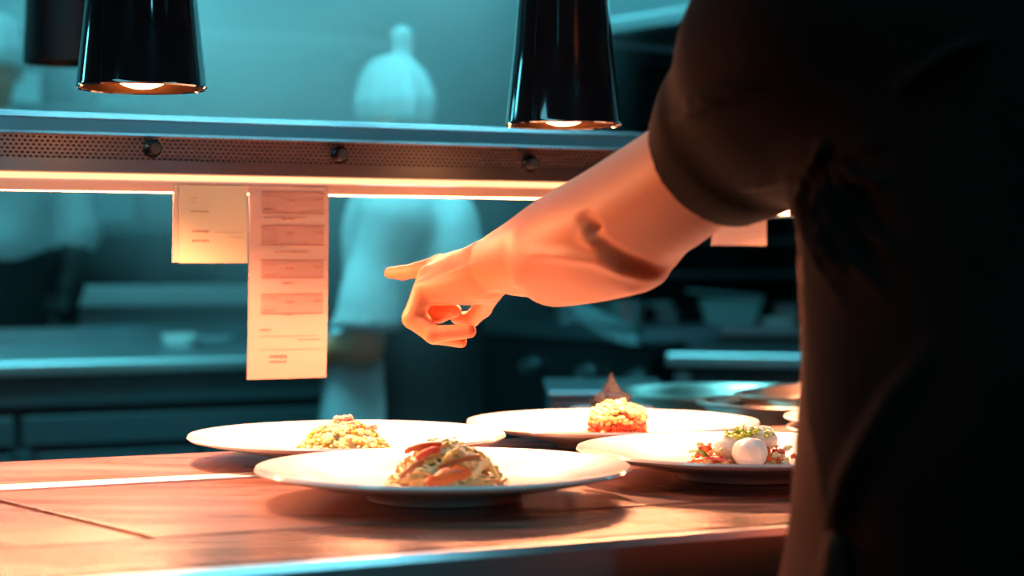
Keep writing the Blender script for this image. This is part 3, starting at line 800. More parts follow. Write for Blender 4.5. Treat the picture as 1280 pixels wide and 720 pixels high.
# bench with the container
def bench(label, px0, px1, py, d, depth, z, px_leg=None, dz=.035, ang=0.0, m=M_top):
    a = P(px0, py, d); b = P(px1, py, d); w = (b.x-a.x)/math.cos(ang)
    ex = Vector((math.cos(ang), math.sin(ang), 0)); ey = Vector((-ex.y, ex.x, 0))
    t = thing('steel_bench', label, 'bench', (a.x+.3, d+.2, 0))
    o_ = Vector((a.x, a.y, 0))
    MB().quadbox(o_+Vector((0,0,z-dz)), ex*w, ey*depth, (0,0,dz)).build('bench_top', m, t, bevel=.006)
    MB().quadbox(o_+Vector((0,0,.35))+ex*.04+ey*.05, ex*(w-.08), ey*(depth-.1), (0,0,.03)).build('lower_shelf', M_dark, t)
    MB().quadbox(o_+Vector((0,0,z-.12))+ex*.03+ey*.03, ex*(w-.06), ey*(depth-.06), (0,0,.08)).build('apron_frame', M_dark, t)
    for i in (0.02, w-.06):
        for j in (.02, depth-.06):
            MB().quadbox(o_+ex*i+ey*j, ex*.04, ey*.04, (0,0,z-.05)).build('leg', M_steel_d, t)
    return t
z1_ = P(0, 408, 6.78).z
bench('far steel bench holding the tilted tub at the right', 795, 1010, 408, 6.78, .4, z1_)
z2_ = P(0, 441, 4.95).z
bench('nearer dark steel bench running toward the person at the right', 832, 1120, 441, 4.95, .55, z2_, ang=-.32)
bench('middle steel bench between the far bench and the nearer dark bench', 870, 1130, 432, 5.75, .35, P(0, 432, 5.75).z)
# tub and small things on the far bench
q = P(913, 404, 6.95); zb_ = z1_
tub = thing('plastic_tub', 'pale tapered tub with a lid resting askew on the far bench', 'tub', (q.x, q.y, zb_))
def frust(x, y, z0, z1, w0, w1, dp):
    mb = MB(); mb.add([(x-w0,y-dp,z0),(x+w0,y-dp,z0),(x+w0,y+dp,z0),(x-w0,y+dp,z0),(x-w1,y-dp*1.1,z1),(x+w1,y-dp*1.1,z1),(x+w1,y+dp*1.1,z1),(x-w1,y+dp*1.1,z1)],
        [(0,3,2,1),(4,5,6,7),(0,1,5,4),(1,2,6,5),(2,3,7,6),(3,0,4,7)]); return mb
M_tub = mat('pale tub plastic', (.42,.55,.56), .4)
frust(q.x, q.y, zb_, zb_+.092, .080, .108, .08).build('tub_body', M_tub, tub, bevel=.006)
lidm = MB().quadbox((q.x-.15, q.y-.1, zb_+.118), (.26,0,-.024), (0,.2,0), (0,0,.01)).build('lid', M_tub, tub, bevel=.003)
o = MB().quadbox((P(955,0,6.85).x, 6.85, z1_), (.10,0,0), (0,.12,0), (0,0,.028)).build('white_box', M_china, bevel=.005); tag(o, 'flat white box on the far bench right of the tub', 'box')
def small(px, d, w, h, base, label, m, name='tray', cat='tray'):
    q = P(px, 0, d); o = MB().quadbox((q.x-w/2, d, base), (w,0,0), (0,.12,0), (0,0,h)).build(name, m, bevel=min(.006, h*.3)); return tag(o, label, cat)
M_pale = mat('pale utensil', (.5,.62,.62), .4)
small(985, 7.0, .09, .075, z1_, 'grey container behind the flat white box on the far bench', M_steel_d, 'storage_box', 'box')
small(834, 6.9, .07, .06, z1_, 'dim steel container on the far bench left of the tub', M_steel_d, 'storage_box', 'box')
# pots on the range
def pot(u, R, h, base, label, m=M_steel_d):
    q = Vector((A_[0], A_[1], 0))+ex*u+nn*.13; d = q.y; t = thing('cooking_pot', label, 'pot', (q.x, d, base))
    MB().lathe([(.001,0),(R,0),(R,h),(R+.005,h+.003),(R-.004,h+.002),(R-.006,.006),(.001,.006)], (q.x, d, base), 32).build('pot_body', m, t, smooth=True)
    MB().tube([(q.x+R*.9, d, base+h*.8), (q.x+R+.09, d-.03, base+h*.85)], .009, 8).build('handle', m, t, smooth=True)
pot(.42, .075, .06, .985, 'steel pot on the range under the elbow', brushed('pot steel', (.6,.66,.66), .3))
pot(.70, .06, .075, .985, 'smaller steel pot on the range right of the other pot', brushed('pot steel b', (.5,.56,.56), .3))
# towel draped over the range front
def towel():
    a = P(716, 384, 6.05); b = P(796, 420, 5.85)
    mb = MB(); vs = []; n = 14; m_ = 6
    for i in range(n+1):
        u = i/n
        for j in range(m_+1):
            v = j/m_
            p = a.lerp(b, u)+Vector((.02, 0, -.058))*(v-.5)*1.3*(1-.2*u)
            p.z += -.012*math.sin(PI*u)+.006*math.sin(v*9+u*4); p.y += .008*math.sin(u*6+v*5)
            vs.append(p)
    for i in range(n+1):
        for j in range(m_+1): vs.append(vs[i*(m_+1)+j]+Vector((0,.012,.004)))
    q_ = (n+1)*(m_+1); fs = []
    for i in range(n):
        for j in range(m_):
            x = i*(m_+1)+j; fs += [(x, x+1, x+m_+2, x+m_+1), (q_+x, q_+x+m_+1, q_+x+m_+2, q_+x+1)]
        fs += [(i*(m_+1), (i+1)*(m_+1), q_+(i+1)*(m_+1), q_+i*(m_+1)), (i*(m_+1)+m_, q_+i*(m_+1)+m_, q_+(i+1)*(m_+1)+m_, (i+1)*(m_+1)+m_)]
    mb.add(vs, fs)
    return tag(mb.build('kitchen_towel', mat('pale towel', (.45,.62,.66), .9), smooth=True), 'pale folded kitchen towel slung over the rail of the range', 'towel')
towel()
tr = MB().tube([P(700, 392, 6.12), P(812, 424, 5.84)], .007, 10).build('towel_rail', M_steel_d, rg, smooth=True)

# ------------------------------------------------------------------ people
def V3(*a): return Vector(a)
person = thing('person', 'person in a black short-sleeved shirt pointing across the plates', 'person', (.38, 1.24, 0))
# left arm and pointing hand
W = P(609, 336, 1.72); EL = P(752, 291, 1.50); SH = P(1050, 62, 1.25)
def ppx(px, py, d, r): return (P(px, py, d), r*d/F)
fld = Field((-.16, 1.12, .98), (.30, 2.0, 1.45), .0022)
arm = [ppx(611,334,1.72,32), ppx(632,327,1.69,40), ppx(662,320,1.645,51), ppx(700,308,1.59,64), ppx(735,295,1.54,71), ppx(765,281,1.50,74), ppx(810,255,1.455,76), ppx(860,222,1.41,76), ppx(930,170,1.35,78), ppx(1010,110,1.28,85), ppx(1050,62,1.25,95)]
def spline(pts, rs, m=8):
    n_ = len(pts); P_ = []; R2_ = []
    for i in range(n_-1):
        a, b_, c_, d_ = pts[max(i-1,0)], pts[i], pts[i+1], pts[min(i+2,n_-1)]
        ra, rb_, rc, rd = rs[max(i-1,0)], rs[i], rs[i+1], rs[min(i+2,n_-1)]
        for j in range(m):
            t = j/m; cr = lambda w,x,y,z: .5*((2*x)+(y-w)*t+(2*w-5*x+4*y-z)*t*t+(3*x-w-3*y+z)*t**3)
            P_.append(cr(a,b_,c_,d_)); R2_.append(cr(ra,rb_,rc,rd))
    return P_+[pts[-1]], R2_+[rs[-1]]
pa, ra_ = spline([a[0] for a in arm], [a[1] for a in arm], 5)
fld.chain(pa, ra_, k=.0015)
# forearm belly towards the underside and elbow bone
fld.cone(P(690,338,1.57), P(790,322,1.48), 36*1.57/F, 40*1.48/F, k=.03)
# palm
wr = P(600, 338, 1.735)
mcp = {'i': P(551,331,1.815), 'm': P(545,338,1.795), 'r': P(537,348,1.775), 'p': P(531,362,1.755)}
R_ = lambda px, d=1.77: px*d/F
fld.cone(P(611,335,1.72), mcp['i'], R_(27), R_(12), k=.012)
fld.cone(P(609,336,1.72), mcp['m'], R_(27), R_(14), k=.012)
fld.cone(P(607,340,1.72), mcp['r'], R_(26), R_(15), k=.012)
fld.cone(P(607,348,1.715), mcp['p'], R_(22), R_(14), k=.012)
fld.cone(P(588,356,1.745), P(545,362,1.775), R_(25), R_(19), k=.010)
def finger(pts, rs, k1=.0025, k2=.003):
    # own field so that neighbouring fingers stay apart
    g = Field.__new__(Field); g.h = fld.h; g.lo = fld.lo; g.ax = fld.ax
    lo = np.min([np.array(p) for p in pts], 0)-.02; hi = np.max([np.array(p) for p in pts], 0)+.02
    sl, *_ = fld.win(lo, hi)
    g.F = np.full(fld.F.shape, 1.0, np.float32) if False else None
    sub = Field.__new__(Field); sub.h = fld.h
    sub.ax = [fld.ax[i][sl[i]] for i in range(3)]; sub.lo = np.array([a[0] for a in sub.ax]); sub.F = np.full([len(a) for a in sub.ax], 1.0, np.float32)
    for i in range(len(pts)-1): sub.cone(pts[i], pts[i+1], rs[i], rs[i+1], .003)
    fld.put(sl, sub.F, k2)
finger([mcp['i'], P(521,338,1.835), P(503,341,1.85), P(487,341,1.862)], [R_(13), R_(10), R_(9.2), R_(7.6)], k2=.006)
finger([mcp['m'], P(528,382,1.80), P(548,393,1.80), P(567,388,1.79)], [R_(14), R_(12), R_(11), R_(9.5)], k2=.004)
finger([mcp['r'], P(519,392,1.782), P(542,419,1.79), P(576,427,1.785)], [R_(15), R_(12.5), R_(11), R_(8.2)], k2=.004)
finger([mcp['p'], P(516,398,1.755), P(541,418,1.745), P(587,414,1.735)], [R_(14.5), R_(13), R_(11), R_(8.6)], k2=.003)
finger([P(612,346,1.74), P(613,364,1.755), P(603,385,1.785), P(589,399,1.80), P(572,398,1.81)], [R_(24), R_(15), R_(12), R_(10), R_(8.5)], k2=.010)
# elbow hollow, crease and the muscle ridge below it; slight tendons on the back of the hand
arm_relief = ridges([([(733,276),(742,286),(745,293)], 11, -.0065), ([(742,292),(756,308),(782,325),(815,337),(850,335)], 9, -.0050),
    ([(668,318),(705,320),(745,326),(785,343),(840,352)], 10, .0032), ([(728,300),(745,306)], 7, .002),
    ([(560,322),(585,312),(610,306)], 4, .0010), ([(545,345),(575,335),(600,328)], 4, .0012), ([(600,372),(640,362),(665,366)], 4, -.0012), ([(520,383),(545,380),(575,380)], 3, .001)])
Va, Qa = fld.mesh(None, None, smooth=3, disp=arm_relief)
# rest of the body, mostly under the clothes
hipC = V3(.375, 1.235, .93); chest = V3(.385, 1.305, 1.25); Lv = -U; Nv = N
neck = chest+V3(0,0,.16)+Nv*.03; head = neck+Nv*.045+V3(0,0,.155)
b = Field((-.05, .9, -.02), (.95, 1.85, 1.82), .011)
b.cone(hipC, chest, .12, .125, k=.05, axis=U, sc=1.35)
b.cone(chest+Lv*-.0+V3(0,0,.06), chest+V3(0,0,.07), .09, .09, k=.05, axis=U, sc=1.8)
b.cone(chest+V3(0,0,.10), neck+Nv*.02+V3(0,0,.05), .062, .056, k=.04)
b.cone(head+V3(0,0,.025)-Nv*.01, head-V3(0,0,.045)+Nv*.02, .088, .062, k=.04)
b.cone(head-V3(0,0,.02)+Nv*.088, head-V3(0,0,.035)+Nv*.098, .009, .011, k=.012)       # nose
for sg in (-1, 1):
    b.cone(head+U*sg*.085-V3(0,0,.005), head+U*sg*.088-V3(0,0,.03), .014, .010, k=.01)    # ears
    b.ball(head+U*sg*.032+Nv*.092+V3(0,0,.005), .012, k=.012, cut=True)                  # eye sockets
    b.ball(head+U*sg*.032+Nv*.078+V3(0,0,.005), .012, k=.004)
b.cone(head+U*-.016+Nv*.070-V3(0,0,.066), head+U*.016+Nv*.070-V3(0,0,.066), .007, .007, k=.008)  # lips
sl_ = P(1050, 62, 1.25); sr = chest-Lv*.19+V3(0,0,.08)
b.cone(chest+V3(0,0,.08), sl_, .06, .05, k=.04); b.cone(chest+V3(0,0,.08), sr, .06, .05, k=.04)
# right arm resting on the counter edge (outside the photograph)
re = sr+V3(.06,-.02,-.27); rw_ = re+Nv*.20+V3(-.09,.0,.02); rw_.z = ZT+.034
b.chain([sr, re, rw_], [.05,.042,.027], k=.02)
hd = (Nv*.9-U*.2).normalized(); sd = hd.cross(V3(0,0,1))
b.cone(rw_, rw_+hd*.08-V3(0,0,.008), .026, .024, k=.02, axis=(0,0,1), sc=.75)
for i_, l_ in zip((-1.5,-.5,.5,1.5), (.065,.078,.072,.055)):
    r0 = rw_+hd*.085+sd*i_*.021-V3(0,0,.010); b.chain([r0, r0+hd*l_*.5+V3(0,0,.002), r0+hd*l_-V3(0,0,.006)], [.0125,.012,.011], k=.004)
b.chain([rw_+hd*.02+sd*-.03, rw_+hd*.05+sd*-.055-V3(0,0,.01), rw_+hd*.08+sd*-.06-V3(0,0,.014)], [.016,.013,.011], k=.006)
for sg in (-1, 1):
    hp = hipC+U*sg*.09-V3(0,0,.02); kn = hipC+U*sg*.11+Nv*.02; kn.z = .50; an = hipC+U*sg*.12-Nv*.02; an.z = .09
    b.chain([hp, kn, an], [.085,.058,.04], k=.03)
    b.cone(an-V3(0,0,.03), an+Nv*.14-V3(0,0,.045), .04, .032, k=.02)
Vb, Qb = b.mesh(None, None, smooth=2)
body = mesh_np('body', np.concatenate([Va, Vb]), np.concatenate([Qa, Qb+len(Va)]), M_skin, person)

# the shirt
shf = Field((.0, .90, .93), (.80, 1.62, 1.52), .0042)
hemC = P(893, 202, 1.385)
shf.cone(V3(.372, 1.205, .94), V3(.378, 1.215, 1.06), .158, .150, k=.03, axis=U, sc=1.36)
shf.cone(V3(.378, 1.215, 1.06), V3(.385, 1.275, 1.30), .150, .158, k=.03, axis=U, sc=1.36)
shf.chain([P(850,230,1.42), P(893,200,1.385), P(932,160,1.345), P(1000,92,1.29), P(1065,50,1.25)], [.040, .0475, .062, .078, .082], k=.02)
shf.cone(P(1065,50,1.25), chest+V3(0,0,.09), .085, .09, k=.06)
shf.cone(chest+V3(0,0,.09), sr, .09, .075, k=.05)
shf.cone(chest+V3(0,0,.10), neck+V3(0,0,.0), .10, .068, k=.05)
shf.chain([sr, sr.lerp(re, .8)], [.075, .062], k=.03)
# hem cut: everything beyond the cuff plane goes
ax_ = np.array((SH-EL).normalized()); X = shf.ax[0][:,None,None]; Y = shf.ax[1][None,:,None]; Z = shf.ax[2][None,None,:]
pl = (X-hemC.x)*ax_[0]+(Y-hemC.y)*ax_[1]+(Z-hemC.z)*ax_[2]
shf.F = np.maximum(shf.F, np.where((X < .30) & (Y > 1.25), -pl, -1)).astype(np.float32)
shf.F = np.maximum(shf.F, (.965-Z+0*shf.F)).astype(np.float32)
folds = [
 ([(1045,225),(1070,280),(1100,330)], 38, -.005),
 ([(1003,222),(1001,250),(1010,290),(1030,340),(1062,395)], 6, .006),
 ([(1030,215),(1035,250),(1050,290),(1075,335),(1112,372)], 5.5, .013),
 ([(1040,210),(1062,250),(1084,290),(1140,335)], 5.5, .013),
 ([(1045,203),(1075,226),(1122,232)], 5, .011),
 ([(1050,188),(1108,180)], 5, .009),
 ([(1008,222),(1024,200),(1030,178)], 7, .009),
 ([(1020,228),(1024,262),(1038,315),(1052,350)], 4.5, .011),
 ([(862,128),(905,112),(965,108)], 9, .005),
 ([(845,150),(880,138),(930,122)], 7, .004),
 ([(930,235),(975,225),(1010,212)], 6, .004),
 ([(1030,700),(1065,600),(1115,500),(1180,415)], 20, .007),
 ([(1125,110),(1180,75),(1240,45)], 10, .009)]
rf = ridges(folds)
def shirt_disp(V, VN):
    o = rf(V, VN)
    o += .0022*np.sin(V[:,2]*38+V[:,0]*21+3*np.sin(V[:,1]*14))*np.clip((1.30-V[:,2])*6, 0, 1)
    return o
shf.mesh('shirt', M_shirt, person, smooth=2, disp=shirt_disp)
# apron skirt over trousers
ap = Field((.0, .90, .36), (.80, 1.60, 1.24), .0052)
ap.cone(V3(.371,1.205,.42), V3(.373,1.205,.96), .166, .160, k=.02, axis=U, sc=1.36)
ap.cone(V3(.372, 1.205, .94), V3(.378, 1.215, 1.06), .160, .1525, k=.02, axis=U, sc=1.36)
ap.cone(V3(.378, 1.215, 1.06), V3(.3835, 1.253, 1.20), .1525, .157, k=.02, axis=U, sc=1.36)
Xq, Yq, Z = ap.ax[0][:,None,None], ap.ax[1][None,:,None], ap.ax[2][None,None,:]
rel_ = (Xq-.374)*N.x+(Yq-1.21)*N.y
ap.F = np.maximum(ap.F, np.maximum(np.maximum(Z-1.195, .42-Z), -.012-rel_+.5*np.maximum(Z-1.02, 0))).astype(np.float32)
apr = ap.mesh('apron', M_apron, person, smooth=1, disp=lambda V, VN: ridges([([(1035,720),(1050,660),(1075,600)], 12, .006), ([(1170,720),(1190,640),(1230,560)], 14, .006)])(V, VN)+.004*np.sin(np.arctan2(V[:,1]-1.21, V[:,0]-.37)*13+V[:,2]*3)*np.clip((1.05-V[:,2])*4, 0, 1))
tz = Field((.0, .95, -.02), (.75, 1.6, .95), .009)
for sg in (-1, 1):
    hp = hipC+U*sg*.09-V3(0,0,.06); kn = hipC+U*sg*.11+Nv*.02; kn.z = .50; an = hipC+U*sg*.12-Nv*.02; an.z = .10
    tz.chain([hp, kn, an], [.10,.075,.06], k=.03)
Z = tz.ax[2][None,None,:]; tz.F = np.maximum(tz.F, .075-Z+0*tz.F).astype(np.float32)
tz.mesh('trousers', M_trouser, person, smooth=1)
for sg in (-1, 1):
    an = hipC+U*sg*.12-Nv*.02
    s_ = Field((an.x-.25, an.y-.2, -.02), (an.x+.2, an.y+.3, .15), .006)
    s_.cone(V3(an.x, an.y, .045), V3(an.x, an.y, .045)+Nv*.17, .05, .042, k=.02); s_.cone(V3(an.x, an.y, .09), V3(an.x, an.y, .05), .046, .05, k=.02)
    Z = s_.ax[2][None,None,:]; s_.F = np.maximum(s_.F, .002-Z+0*s_.F).astype(np.float32)
    s_.mesh('shoe', M_shoe, person, smooth=1)
hr = Field((head.x-.2, head.y-.2, head.z-.15), (head.x+.2, head.y+.2, head.z+.2), .006)
hr.cone(head+V3(0,0,.032)-Nv*.018, head-V3(0,0,.02)-Nv*.04, .096, .080, k=.03)
hr.cone(head+Nv*.10-V3(0,0,.05), head+Nv*.16-V3(0,0,.03), .085, .08, k=.02, cut=True)
hr.mesh('hair', M_hair, person, smooth=1, disp=lambda V, VN: .003*np.sin(V[:,0]*260)*np.sin(V[:,2]*90))

# ----- cooks behind
def cook(label, base, face_dir, H, hat, sh_w, jacket, trouser, arms, apron=None, glove=False, seg=.012, lean=0.0, hatmat=None, hem=.86, cuff=.55, girth=.165):
    """upright figure; base on the floor, face_dir unit vector, arms = per side (elbow, hand) offsets from the shoulder in (side, forward, up)"""
    f = Vector(face_dir).normalized(); sd_ = f.cross(V3(0,0,1)); k = H/1.75
    root = thing('person', label, 'person', base); o = Vector(base)
    def q(a, b_, c_): return o+sd_*a*k+f*b_*k+V3(0,0,c_*k)
    fw = lambda z: lean*max(0, z-.95)
    fb = Field(np.array(o)-[.75,.75,.02], np.array(o)+[.75,.75,H+.25], seg)
    hd_ = q(0, .03+fw(1.62), 1.63)
    fb.cone(q(0,0,.95), q(0,fw(1.35),1.35), .13*k, .14*k, k=.04, axis=sd_, sc=1.3)
    fb.cone(q(0,fw(1.42),1.42), q(0,.02+fw(1.5),1.52), .06, .055, k=.03)
    fb.cone(hd_+V3(0,0,.03), hd_-V3(0,0,.05)+f*.02, .086*k, .06*k, k=.03)
    fb.cone(hd_+f*.085-V3(0,0,.0), hd_+f*.10-V3(0,0,.02), .010, .014, k=.012)
    for sg in (-1, 1): fb.cone(hd_+sd_*sg*.083, hd_+sd_*sg*.085-V3(0,0,.03), .013, .010, k=.008)
    jk = Field(np.array(o)-[.75,.75,-.5], np.array(o)+[.75,.75,1.65*k], seg)
    jk.cone(q(0,0,hem+.1), q(0,fw(1.36),1.36), girth*k, girth*k, k=.05, axis=sd_, sc=sh_w)
    jk.cone(q(-.13,fw(1.42),1.42), q(.13,fw(1.42),1.42), .075*k, .075*k, k=.05)
    jk.cone(q(0,fw(1.42),1.42), q(0,.01+fw(1.5),1.49), .08, .07, k=.03)
    hands = []
    for sg, (e_, h_) in zip((-1, 1), arms):
        s_ = q(sg*.19, fw(1.40), 1.40); e2 = s_+sd_*sg*e_[0]+f*e_[1]+V3(0,0,e_[2]); h2 = e2+sd_*sg*h_[0]+f*h_[1]+V3(0,0,h_[2])
        fb.chain([s_, e2, h2], [.05,.042,.028], k=.02)
        dd_ = (h2-e2).normalized(); c2_ = dd_.cross(V3(0,0,1) if abs(dd_.z) < .8 else f).normalized()
        fb.cone(h2, h2+dd_*.08, .030, .030, k=.02)
        for i_ in (-1.5,-.5,.5,1.5): fb.cone(h2+dd_*.08+c2_*i_*.017, h2+dd_*.15+c2_*i_*.02, .012, .011, k=.004)
        fb.cone(h2+dd_*.02+c2_*.03, h2+dd_*.09+c2_*.06, .014, .012, k=.006)
        jk.chain([s_, e2, e2.lerp(h2, cuff)], [.078,.068,.060], k=.03)
        hands.append((e2, h2, dd_, c2_))
    for sg in (-1, 1): fb.chain([q(sg*.09,0,.92), q(sg*.10,.02,.50), q(sg*.11,-.01,.10)], [.085,.06,.042], k=.03); fb.cone(q(sg*.11,0,.045), q(sg*.11,.16,.04), .042, .036, k=.02)
    fb.mesh('body', M_skin, root, smooth=1)
    Zj = jk.ax[2][None,None,:]; jk.F = np.maximum(jk.F, (hem*k-Zj)+0*jk.F).astype(np.float32)
    jk.mesh('jacket', jacket, root, smooth=1, disp=lambda V, VN: .004*np.sin(V[:,2]*24+V[:,0]*18)+.002*np.sin(V[:,0]*40-V[:,2]*20))
    tr_ = Field(np.array(o)-[.45,.45,.02], np.array(o)+[.45,.45,1.4], .014)
    tr_.cone(q(0,0,hem), q(0,0,.9), .15*k, .15*k, k=.03, axis=sd_, sc=1.3)
    for sg in (-1, 1): tr_.chain([q(sg*.07,0,hem-.0), q(sg*.08,0,.84), q(sg*.10,.02,.50), q(sg*.11,0,.10)], [.12,.12,.085,.07], k=.04)
    Zj = tr_.ax[2][None,None,:]; tr_.F = np.maximum(tr_.F, (.07-Zj)+0*tr_.F).astype(np.float32)
    tr_.mesh('trousers', trouser, root, smooth=1)
    for sg in (-1, 1):
        a_ = q(sg*.11,0,.045); s2 = Field(np.array(a_)-[.28,.28,.06], np.array(a_)+[.28,.28,.08], .01)
        s2.cone(a_, a_+f*.17, .055, .046, k=.02); Zj = s2.ax[2][None,None,:]; s2.F = np.maximum(s2.F, (.003-Zj)+0*s2.F).astype(np.float32)
        s2.mesh('shoe', M_shoe, root, smooth=1)
    if glove:
        e2, h2, dd_, c2_ = hands[glove-1 if isinstance(glove, int) else 0]
        g_ = Field(np.minimum(e2, h2)-.3, np.maximum(e2, h2)+.3, .008)
        g_.cone(e2.lerp(h2, .45), h2, .058, .045, k=.02); g_.cone(h2, h2+dd_*.08, .042, .040, k=.02)
        for i_ in (-1.5,-.5,.5,1.5): g_.cone(h2+dd_*.08+c2_*i_*.020, h2+dd_*.155+c2_*i_*.022, .016, .014, k=.004)
        g_.cone(h2+dd_*.02+c2_*.03, h2+dd_*.095+c2_*.066, .018, .015, k=.006)
        g_.mesh('glove', M_glove, root, smooth=1)
    if apron:
        a2 = Field(np.array(o)-[.5,.5,-.3], np.array(o)+[.5,.5,1.3], .01)
        a2.cone(q(apron[0],.12,.50), q(0,.06,1.04), .17*k, .175*k, k=.02, axis=sd_, sc=1.15)
        Xa, Ya, Za = a2.ax[0][:,None,None], a2.ax[1][None,:,None], a2.ax[2][None,None,:]
        a2.F = np.maximum(a2.F, np.maximum(.42-Za, Za-1.16)+0*a2.F)
        rel = (Xa-o.x)*f.x+(Ya-o.y)*f.y
        a2.F = np.maximum(a2.F, (.0-rel)+0*a2.F).astype(np.float32)
        a2.mesh('apron', M_cloth_t, root, smooth=1, disp=lambda V, VN: .006*np.sin(V[:,0]*60))
    if hat:
        ht = Field(np.array(hd_)-[.2,.2,.1], np.array(hd_)+[.2,.2,.40], .007)
        ht.cone(hd_+V3(0,0,.03)-f*.005, hd_+V3(0,0,.055)-f*.005, .095*k, .098*k, k=.01)
        ht.cone(hd_+V3(0,0,.06), hd_+V3(0,0,.082), .098*k, .088*k, k=.01)
        if hat == 'knot': ht.cone(hd_+V3(0,0,.16)-f*.02, hd_+V3(0,0,.205)-f*.02, .020, .024, k=.015)
        Zj = ht.ax[2][None,None,:]; ht.F = np.maximum(ht.F, (hd_.z+.012-Zj)+0*ht.F).astype(np.float32)
        ht.mesh('hat', hatmat or M_white, root, smooth=1, disp=lambda V, VN: .003*np.sin(np.arctan2(V[:,1]-hd_.y, V[:,0]-hd_.x)*11))
    return root
q = P(524, 0, 4.32)
cook('cook in a pale knotted hat half lost in the steam at centre', (q.x, q.y, 0), (-.97, .15, 0), 1.60, 'knot', 1.12, M_white, M_trouser,
     [((.03,.06,-.27),(-.08,.12,-.02)), ((.03,.06,-.27),(-.08,.12,-.02))], apron=(-.05,), lean=.05, girth=.175, hem=1.14)
q = P(-8, 0, 6.05)
cook('cook in a white jacket and black glove at the left, head above the rail', (q.x, q.y, 0), (.25, -.97, 0), 1.92, 'plain', 1.15, M_white, M_trouser,
     [((.05,.02,-.26),(-.03,.06,-.17)), ((.05,.03,-.28),(-.03,.06,-.20))], glove=1, hem=1.065, cuff=.15)

# ------------------------------------------------------------------ steam
def steam(lo, hi, dens, c0, rad, label, name='steam', noise_sc=2.2):
    m = bpy.data.materials.new('steam vapour'); m.use_nodes = True; nt = m.node_tree; nt.nodes.clear(); L = nt.links.new
    out = nt.nodes.new('ShaderNodeOutputMaterial'); vs = nt.nodes.new('ShaderNodeVolumeScatter'); vs.inputs['Color'].default_value = (.9,.97,1,1); vs.inputs['Anisotropy'].default_value = .2
    tc = nt.nodes.new('ShaderNodeTexCoord'); mp = nt.nodes.new('ShaderNodeMapping'); mp.vector_type = 'POINT'
    mp.inputs['Location'].default_value = tuple(-c0[i]/rad[i] for i in range(3)); mp.inputs['Scale'].default_value = tuple(1/r for r in rad)
    ln = nt.nodes.new('ShaderNodeVectorMath'); ln.operation = 'LENGTH'
    mr = nt.nodes.new('ShaderNodeMapRange'); mr.interpolation_type = 'SMOOTHSTEP'
    mr.inputs['From Min'].default_value = 1.0; mr.inputs['From Max'].default_value = .1; mr.inputs['To Min'].default_value = 0; mr.inputs['To Max'].default_value = 1
    nz = nt.nodes.new('ShaderNodeTexNoise'); nz.inputs['Scale'].default_value = noise_sc; nz.inputs['Detail'].default_value = 2; nz.inputs['Distortion'].default_value = .4
    m2 = nt.nodes.new('ShaderNodeMapRange'); m2.inputs['From Min'].default_value = .35; m2.inputs['From Max'].default_value = .7; m2.inputs['To Min'].default_value = .25; m2.inputs['To Max'].default_value = 1.2
    mu = nt.nodes.new('ShaderNodeMath'); mu.operation = 'MULTIPLY'; m3 = nt.nodes.new('ShaderNodeMath'); m3.operation = 'MULTIPLY'; m3.inputs[1].default_value = dens
    L(tc.outputs['Object'], mp.inputs[0]); L(mp.outputs[0], ln.inputs[0]); L(ln.outputs['Value'], mr.inputs[0])
    L(tc.outputs['Object'], nz.inputs['Vector']); L(nz.outputs['Fac'], m2.inputs[0])
    L(mr.outputs[0], mu.inputs[0]); L(m2.outputs[0], mu.inputs[1]); L(mu.outputs[0], m3.inputs[0]); L(m3.outputs[0], vs.inputs['Density']); L(vs.outputs[0], out.inputs['Volume'])
    o = MB().quadbox(lo, (hi[0]-lo[0],0,0), (0,hi[1]-lo[1],0), (0,0,hi[2]-lo[2])).build(name, m)
    return tag(o, label, 'steam', kind='stuff')
c0 = (-.28, 3.55, 1.72)
steam((-1.25, 2.72, .75), (.66, 4.02, 2.7), 4.8, (-.36, 3.37, 1.85), (.66, .62, .95), 'teal-lit steam drifting in front of the hatted cook')

# ------------------------------------------------------------------ lights
TEAL = (.13, .72, .85)
def area(name, loc, size, sy, watt, col, target=None, shape='RECTANGLE'):
    ld = bpy.data.lights.new(name, 'AREA'); ld.shape = shape; ld.size = size; ld.size_y = sy; ld.energy = watt; ld.color = col
    o = bpy.data.objects.new(name, ld); C.objects.link(o); o.location = loc
    d = (Vector(target)-Vector(loc)) if target is not None else Vector((0,0,-1))
    o.rotation_euler = d.to_track_quat('-Z', 'Y').to_euler()
    return o
area('ceiling_light_kitchen', ST(.2, 5.9, ZC-.03), 3.2, .5, 42, TEAL)
area('ceiling_light_left', ST(-2.2, 5.6, ZC-.03), 1.6, .5, 34, TEAL)
area('ceiling_light_pass', ST(1.2, 3.45, ZC-.03), 1.5, .5, 52, TEAL).data.spread = math.radians(110)
bar_ = area('ceiling_light_room', ST(.2, .95, ZC-.03), 3.4, .5, 28, (.2,.75,.95)); bar_.rotation_euler = (0, 0, TH)
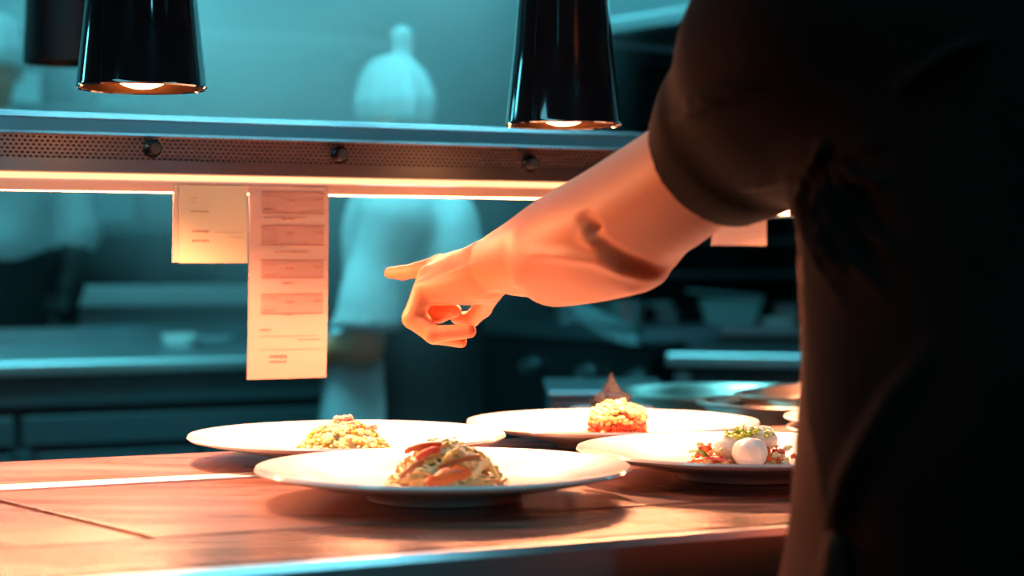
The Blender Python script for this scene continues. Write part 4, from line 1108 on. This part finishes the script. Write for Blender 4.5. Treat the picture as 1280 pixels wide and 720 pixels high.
def glow_panel(n, c, along, w, z0, z1, st_):  # unseen glowing panel, added for the blue strips reflected in the lamp shades
    c = Vector(c); along = Vector(along).normalized(); inn = Vector((-along.y, along.x, 0))
    if (Vector((0,1.6,0))-c).dot(inn) < 0: inn = -inn
    o = MB().quadbox(c-along*w/2+inn*.012+Vector((0,0,z0)), along*w, inn*.01, (0,0,z1-z0)).build('added_glow_panel_%d' % n, mat('blue panel glow', (.1,.2,.25), .3, emit=(.16,.66,.85), es=st_))
    tag(o, kind='structure')
    mb = MB()
    for a in (-w/2-.04, w/2): mb.quadbox(c+along*a+Vector((0,0,z0-.04)), along*.04, inn*.035, (0,0,z1-z0+.08))
    for z in (z0-.04, z1): mb.quadbox(c-along*w/2+Vector((0,0,z)), along*w, inn*.035, (0,0,.04))
    mb.build('frame', M_dark, o)
glow_panel(1, ST(-1.96, T0), U, .34, 1.3, 2.7, 4.0)
glow_panel(2, ST(.78, T0), U, .13, 1.3, 2.7, 14.0)
glow_panel(3, ST(S1, 2.3), N, .6, 1.3, 2.7, 5.0)
w = bpy.data.worlds.new('World'); bpy.context.scene.world = w; w.use_nodes = True
w.node_tree.nodes['Background'].inputs[0].default_value = (.02,.08,.1,1); w.node_tree.nodes['Background'].inputs[1].default_value = .1

# ------------------------------------------------------------------ camera
cd = bpy.data.cameras.new('Camera'); co = bpy.data.objects.new('Camera', cd); C.objects.link(co)
cd.sensor_width = 36; cd.lens = 36*F/1280; cd.clip_start = .02
co.location = (0,0,CZ); co.rotation_euler = (PI/2-math.atan((360-HZ)/F), 0, 0)
cd.dof.use_dof = True; cd.dof.focus_distance = 1.72; cd.dof.aperture_fstop = 4.6; cd.dof.aperture_blades = 0
sc = bpy.context.scene; sc.camera = co
sc.view_settings.view_transform = 'Standard'; sc.view_settings.look = 'None'; sc.view_settings.exposure = 0; sc.view_settings.gamma = 1
sc.view_settings.use_curve_mapping = False
sc.cycles.volume_step_rate = 2.0; sc.cycles.volume_bounces = 1; sc.cycles.max_bounces = 8
sc.cycles.sample_clamp_indirect = 6
